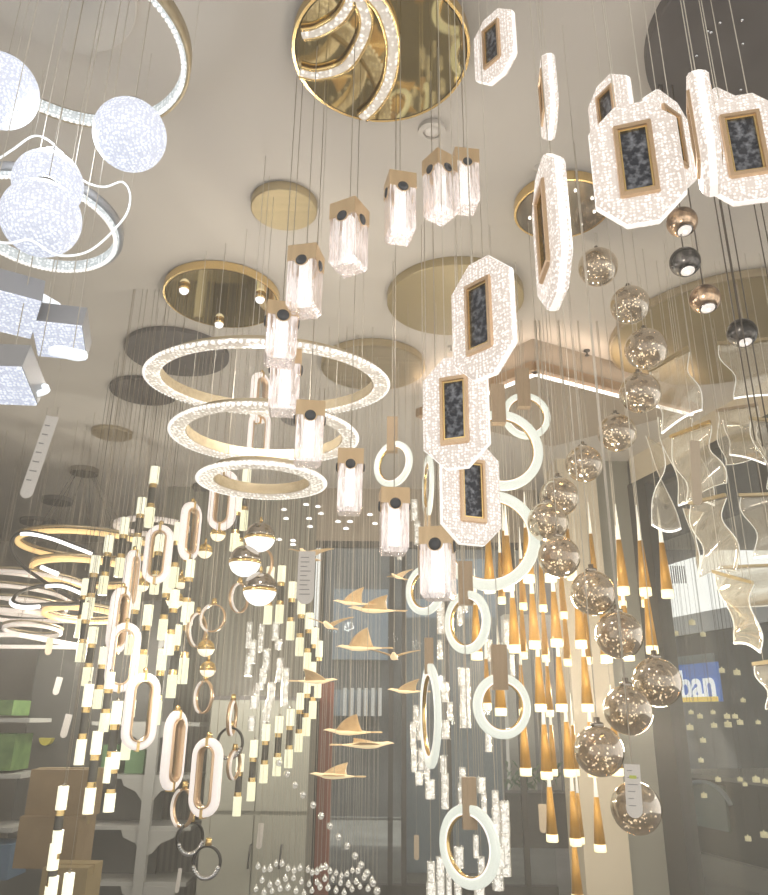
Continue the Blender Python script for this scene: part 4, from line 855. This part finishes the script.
w = [P(a, b, Y - 1.1) for a, b, Y in ((93, 552, 6.6), (75, 545, 6.5), (50, 536, 6.4), (26, 532, 6.4), (13, 538, 6.5), (13, 552, 6.8), (24, 567, 6.9), (42, 580, 6.9), (60, 592, 6.9), (78, 602, 6.8), (72, 604, 6.6), (50, 604, 6.5), (25, 605, 6.4), (13, 601, 6.5), (20, 592, 6.7), (40, 586, 6.8), (62, 584, 6.8), (84, 592, 6.8))]
t = thing('spiral_ribbon_light', w[2], 'white spiral ribbon light crossing the gold rings at the left', 'ribbon light'); sp_ = spl(w, 6)
MB().tube(sp_, .014, 6).build('ribbon_housing', M['dark'], t)
dn = V((0, -.022, -.018))
for a, b in ((0, 20), (68, 84), (92, 102)): MB().tube([q + dn for q in sp_[a:b]], .014, 6).build('lit_strip', M['led'], t)
w2_ = [P(a, b, 5.4) for a, b in ((41, 567), (50, 571), (58, 574))]; MB().tube(w2_, .016, 6).build('lit_strip', M['led'], t)
for i in (1, 3, 8, 12): MB().tube([w[i], V((w[i].x, w[i].y, HC))], .0016, 4).build('cable', M['cable'], t)
t = thing('ring_pendant', P(150, 528, 6.0), 'pale ring light glimpsed behind the sticks and the oval loop', 'ring light'); c = P(152, 527, 6.0)
MB().frame(circ(.30, 60), circ(.27, 60), c, UX, V((0, .98, -.0)), UZ, .04, True).build('lit_ring', M['led_pink'], t); cable(t, c.x + .28, c.y, c.z)
# ================================================================ BIRDS
def bird(cx, cy, w, Y, head, wl, wr, label, size=1.0):
    c = P(cx, cy, Y); s = w * K(cx, cy, Y) * size; a = R(head)
    Hd = V((cos(a), sin(a), 0)); Sd = V((-sin(a), cos(a), 0))
    t = thing('bird_pendant', c, label, 'bird ornament', 'gold bird ornaments')
    secs = []
    for q, rr, z in ((-.62, .004, .015), (-.40, .018, .0), (-.2, .05, -.004), (0, .075, -.006), (.18, .07, 0), (.30, .045, .02), (.38, .04, .035), (.44, .022, .036), (.50, .004, .03)):
        secs.append((c + Hd * (q * s) + UZ * (z * s), Sd * (rr * s), UZ * (rr * s * .75)))
    MB().loft(secs, 12).build('body', M['bird_lit'], t)
    MB().prism([(0, -.02 * s), (0, .02 * s), (-.22 * s, .075 * s), (-.17 * s, 0), (-.22 * s, -.075 * s)], c - Hd * .42 * s, Hd, Sd, UZ, .006).build('tail', M['bird'], t)
    for sg, el in ((1, wl), (-1, wr)):
        secs = []; p = c + Sd * (sg * .03 * s) + UZ * .01 * s; e = R(el)
        for i in range(9):
            q = i / 8; ch = .25 * s * (1 - q) ** .8 + .003; an = e * (1 - .55 * q)
            dr = Sd * (sg * cos(an)) + UZ * sin(an); 
            if i: p = p + dr * (.064 * s)
            secs.append((p - Hd * (.16 * s * q * q), Hd * ch, (UZ * cos(an) - Sd * (sg * sin(an))) * (.014 * s * (1 - q) + .0015)))
        MB().loft(secs, 10).build('wing', M['bird'], t)
    MB().tube([c + UZ * .03 * s, V((c.x, c.y, ctop(c.x, c.y)))], .0014, 5).build('cable', M['cable_pale'], t)
for b in ((352, 603, 36, 4.2, 200, 60, 10, 'topmost complete one with one wing raised', 1.1), (374, 610, 52, 4.3, 190, 35, 5, 'just below the topmost and reaching further right', 1.0), (329, 626, 56, 4.1, 262, 32, 30, 'facing the camera with wings in a shallow V', .85), (361, 648, 50, 4.2, 175, 62, 8, 'in the middle with one wing up and a long tail', 1.0), (394, 657, 60, 4.1, 268, 22, 24, 'wide winged between the oak holder and the middle bird', .85), (316, 681, 44, 4.0, 350, 5, 38, 'gliding over the end of the stick spiral', 1.0), (406, 691, 36, 4.1, 200, 45, 8, 'beside the edge-on frosted ring', 1.1), (349, 732, 52, 4.1, 178, 55, 8, 'upper of the low crossing pair', 1.0), (366, 745, 60, 4.0, 8, 14, 8, 'lower of the low crossing pair', .95), (334, 776, 50, 4.0, 170, 5, 36, 'lowest, above the bead string', 1.0), (308, 555, 56, 4.4, 255, 22, 28, 'highest, behind the grey price tag', .85), (398, 577, 24, 4.4, 240, 40, 10, 'small one left of a frosted ring', 1.2)):
    bird(*b[:7], 'pale gold bird ornament, ' + b[7], b[8])
# ================================================================ CRYSTAL TUBES
CT = [(441, 449, 682, 702), (447, 453, 702, 720), (441, 450, 720, 739), (460, 471, 686, 706), (460, 471, 706, 728), (458, 470, 668, 686), (437, 445, 603, 634), (457, 463, 605, 625), (413, 419, 705, 728), (410, 416, 722, 748), (417, 423, 715, 740), (411, 417, 744, 772), (415, 423, 771, 785), (418, 424, 748, 770), (424, 430, 760, 779), (425, 435, 779, 799), (440, 447, 755, 773), (441, 449, 773, 791), (441, 449, 791, 809), (459, 466, 767, 783), (458, 464, 783, 806), (477, 486, 777, 793), (481, 487, 793, 814), (492, 499, 790, 812), (500, 510, 801, 836), (500, 511, 836, 876), (492, 501, 808, 845), (492, 504, 865, 890), (496, 505, 846, 868), (473, 479, 835, 858), (478, 485, 856, 880), (427, 435, 861, 882), (426, 436, 882, 900), (436, 445, 856, 900), (454, 464, 846, 868), (446, 452, 868, 900), (454, 462, 878, 900), (474, 485, 880, 900), (462, 468, 590, 612), (411, 418, 500, 520), (414, 421, 522, 545), (437, 443, 640, 660), (503, 510, 620, 650), (510, 515, 655, 676), (487, 493, 640, 662), (485, 492, 730, 752), (397, 402, 540, 560)]
CT.sort(key=lambda q: (q[2], q[0]))
def ctube(x0, x1, y0, y1, Y, label, grp):
    cx = (x0 + x1) / 2; a = P(cx, y0, Y); b = P(cx, y1, Y); r = (x1 - x0) * K(cx, y0, Y) / 2; xm = P(cx, (y0 + y1) / 2, Y).x; c = V((xm, a.y, a.z)); H = a.z - b.z
    t = thing('crystal_tube_pendant', c, label, 'pendant lamp', grp)
    MB().lathe([(0, 0), (r, 0), (r, -H), (0, -H)], c, 8, False).build('crystal_tube', M['prism'], t)
    n = max(2, int(H / .05)); bm = MB()
    for i in range(n): bm.sphere(c - UZ * (H * (i + .5) / n), r * .55, 7, 5)
    bm.build('inner_bubbles', M['rim_lit'], t)
    cable(t, xm, a.y, a.z, .0012, 'cable_pale')
for i, q in enumerate(CT): ctube(*q, 4.6 + .5 * ((i * 7) % 5) / 5, 'bubbled crystal tube around the frosted rings, %s counting down' % ORD[i], 'clear crystal tubes in the centre')
CL = [(246, 252, 622, 648), (249, 256, 640, 664), (245, 252, 655, 676), (258, 264, 624, 652), (263, 270, 649, 670), (262, 267, 664, 684), (272, 279, 622, 640), (275, 282, 640, 650), (276, 283, 658, 682), (282, 289, 668, 690), (255, 260, 683, 700), (250, 259, 696, 709), (248, 255, 716, 731), (268, 275, 682, 702), (265, 271, 700, 722), (281, 288, 686, 706), (262, 268, 706, 738), (259, 264, 668, 690)]
for i, q in enumerate(CL): ctube(*q, 5.2, 'short crystal tube before the panelled wall, %s counting down' % ORD[i], 'short crystal tubes before the panelling')
# ================================================================ CRYSTAL BEADS
B1 = [(279, 763), (287, 774), (295, 785), (303, 795), (313, 805), (321, 816), (330, 826), (338.5, 837), (347, 846), (355, 856), (361, 865), (367, 873), (373, 883), (377, 891)]
Yb = 4.8
for i, (px, py) in enumerate(B1):
    c = P(px, py, Yb); t = thing('crystal_bead_pendant', c, 'crystal bead, %s from the top of the diagonal string under the birds' % ORD[i], 'crystal bead', 'diagonal string of crystal beads')
    MB().sphere(c, .021, 6, 4).build('bead', M['prism'], t); MB().sphere(c, .011, 5, 4).build('bright_core', M['chrome'], t); cable(t, c.x, c.y, c.z + .02, .0009, 'cable_pale')
i = 0; rb = random.Random(3)
for row, (y, x0, x1, n) in enumerate(((866, 258, 300, 8), (869, 308, 330, 6), (872, 336, 358, 5), (880, 262, 372, 15), (889, 256, 376, 16))):
    for j in range(n):
        px = x0 + (x1 - x0) * j / (n - 1); py = y + 3 * sin(j * 1.3) + rb.uniform(-1, 1); c = P(px, py, Yb + rb.uniform(-.3, .3))
        t = thing('crystal_drop_pendant', c, 'clear crystal drop, %s from the left in the %s row down' % (ORD[j], ORD[row]), 'crystal drop', 'rows of crystal drops at the bottom')
        MB().lathe([(0, .022), (.008, .011), (.016, -.003), (.013, -.014), (0, -.022)], c, 8).build('drop', M['prism'], t); MB().sphere(c, .006, 5, 4).build('bright_core', M['chrome'], t)
        cable(t, c.x, c.y, c.z + .03, .0007, 'cable_pale')
# ================================================================ PAPER TAGS
def price_tag(cx, y0, y1, w, Y, label, m='paper', lean=0, marks=0, green=False):
    cy = (y0 + y1) / 2; c = P(cx, cy, Y); k = K(cx, cy, Y); H = P(cx, y0, Y).z - P(cx, y1, Y).z; a = R(lean); U = V((cos(a), 0, sin(a))); W = V((-sin(a), 0, cos(a))); N = V((0, -1, 0)); hw = w * k / 2
    t = thing('price_tag', c + W * H / 2, label, 'tag', 'paper price tags')
    poly = [(hw, -H / 2 + hw), (hw, H / 2), (-hw, H / 2), (-hw, -H / 2 + hw)] + [(hw * cos(pi + pi * q / 8), -H / 2 + hw + hw * sin(pi + pi * q / 8)) for q in range(1, 8)]
    MB().prism(poly, c, U, W, N, .0015).build('card', M[m], t)
    if marks:
        b = MB(); rn = random.Random(int(cx))
        for i in range(marks):
            z = H * (.38 - .78 * i / marks); l = hw * rn.uniform(.3, .7); b.obox(c + W * z + N * .0015 + U * (-hw * .7 + l), U * l, W * (H * .007), N * .0004)
        b.build('faded_print', M['ink'], t)
    if green: MB().obox(c + W * H * .26 + N * .0015, U * hw * .45, W * H * .03, N * .0005).build('green_mark', M['mark_green'], t)
    q = c + W * H / 2; MB().tube([q - W * .004, V((q.x, q.y, HC))], .0008, 4).build('string', M['cable_pale'], t)
price_tag(39, 415, 498, 13, 2.6, 'long pale price tag leaning at the left below the cube lamps', 'paper', -9, 7)
price_tag(306, 551, 604, 17, 2.2, 'wide grey price tag in front of the highest bird', 'paper', 0, 9)
price_tag(633.5, 764, 818, 16, 1.9, 'grey price tag with a green mark over the lowest bubble ball', 'paper', -2, 6, True)
price_tag(49, 638, 655, 7, 5.5, 'tiny beige tag under the pale rings', 'paper2')
price_tag(57.5, 677, 695, 6.5, 5.5, 'small pale tag on the charcoal board, upper one', 'paper', -8)
price_tag(66, 714, 738, 7, 5.5, 'small pale tag on the charcoal board, lower one', 'paper', -8)
price_tag(260, 823, 849, 5.5, 5.5, 'small pale tag before the cabinet door', 'paper', -3)
price_tag(416.5, 835, 860, 5, 5.5, 'slim beige tag hanging beside a glazing bar', 'paper2')
price_tag(543 - 0 - 0 + 0, 804, 833, 8, 5.2, 'beige tag left of a low gold cone', 'paper2')
price_tag(178.5, 868, 893, 4, 5.5, 'slim pale tag in front of the white shelving', 'paper', -4)
price_tag(696, 440, 505, 10, 2.4, 'long faint tag in front of the central wavy glass sheet', 'paper2', -5)
c = P(46, 738, 6.9); t = thing('wall_hook', c, 'small yellow half-round hook on the charcoal board', 'hook')
MB().prism([(.055, 0), (-.055, 0)] + [(.055 * cos(pi + pi * q / 8), .06 * sin(pi + pi * q / 8)) for q in range(1, 8)], c + V((0, .02, 0)), UX, UZ, UY, .06).build('hook_body', M['yellow'], t)
# fine bundle of cables above the left cascade
for i in range(46):
    px = 108 + i * 1.75 + rb.uniform(-1, 1); c = PZ(px, 392 + rb.uniform(-32, 10), HC); e = rb.uniform(2.3, 2.7)
    o = MB().tube([c, V((c.x, c.y, e))], .0013, 4).build('hanging_cable', M['cable'] if i % 3 else M['cable_dark'], origin=c)
    tag(o, 'thin steel cable in the dense bundle over the left cascade', 'cable', 'cable bundle over the left cascade')
for i in range(34):
    px = 400 + i * 5.4 + rb.uniform(-3, 3); Y = rb.uniform(3.4, 5.2); c = P(px, 360, Y); c.z = ctop(c.x, c.y); z = P(px, rb.uniform(430, 560), Y).z
    if c.x > 2.2: continue
    o = MB().tube([c, V((c.x, c.y, z))], .0011, 4).build('hanging_cable', M['cable_pale'], origin=c)
    tag(o, 'pale thin cable hanging in the middle of the shop ceiling', 'cable', 'pale cables in the middle')
# small downlights seen at the far ceiling
for i, (px, py) in enumerate(((256, 487), (306, 505), (309, 519), (318, 507), (321, 514), (338, 522), (284, 510), (286, 519), (310, 527), (346, 529), (293, 541), (293, 545), (279, 540), (411, 457), (421, 470), (370, 515), (375, 524), (350, 522))):
    Y = 6.9 if py > 470 else 7.0; c = P(px, py, Y); r = .022
    t = thing('mini_lamp', c, 'tiny bright lamp dot under the crystal rings, %s of the sprinkling' % ORD[i], 'lamp', 'tiny lamp dots')
    MB().lathe([(0, .02), (r, .012), (r * 1.3, 0), (0, -.008)], c, 10).build('lamp_disc', M['led'], t); cable(t, c.x, c.y, c.z + .015, .0012)
# ================================================================ LIGHT
w = bpy.data.worlds.new('world'); S.world = w; w.use_nodes = True; bg = w.node_tree.nodes['Background']
bg.inputs[0].default_value = (1, .965, .91, 1); bg.inputs[1].default_value = WORLD
def lamp(loc, e, col, r=.08, typ='POINT'):
    l = bpy.data.lights.new('lamp_and_fill_light', typ); l.energy = e; l.color = col; l.shadow_soft_size = r; o = bpy.data.objects.new('lamp_and_fill_light', l); o.location = loc; COL.objects.link(o)
for px, py, Y, e, col in LAMPS_AND_FILLS: lamp(P(px, py, Y), e, col)
sun = bpy.data.lights.new('sun', 'SUN'); sun.energy = SUN; sun.angle = .02; sun.color = (1, .95, .85); so_ = bpy.data.objects.new('sun', sun); COL.objects.link(so_)
so_.rotation_euler = V((.45, .25, -.85)).to_track_quat('-Z', 'Y').to_euler()
S.view_settings.view_transform = 'Standard'; S.view_settings.look = 'None'; S.view_settings.gamma = 1; S.view_settings.exposure = EXPO
S.cycles.use_denoising = True; S.cycles.max_bounces = 8; S.cycles.transparent_max_bounces = 24; S.cycles.caustics_reflective = False; S.cycles.caustics_refractive = False
S.cycles.sample_clamp_indirect = 4

if HAZE:  # scattering volume added to lift dark tones like veiling glare
    hz = MB().prism([(-6.9, -.2), (3.1, -.2), (3.1, 4.0), (2.22, 6.38), (2.22, 7.36), (xa - .02, 7.36), (xa - .02, 10), (-6.9, 10)], V((0, 0, (HC + .01) / 2)), UX, UY, UZ, HC - .03); m_ = bpy.data.materials.new('haze'); m_.use_nodes = True; n_ = m_.node_tree.nodes; n_.clear()
    ou = n_.new('ShaderNodeOutputMaterial'); vs_ = n_.new('ShaderNodeVolumeScatter'); vs_.inputs['Density'].default_value = HAZE; vs_.inputs['Color'].default_value = (1, .97, .92, 1); vs_.inputs['Anisotropy'].default_value = .35
    m_.node_tree.links.new(vs_.outputs[0], ou.inputs['Volume']); o = hz.build('haze', m_); tag(o, 'faint warm haze added to the showroom air to imitate veiling glare', 'haze', kind='stuff'); S.cycles.volume_bounces = 1
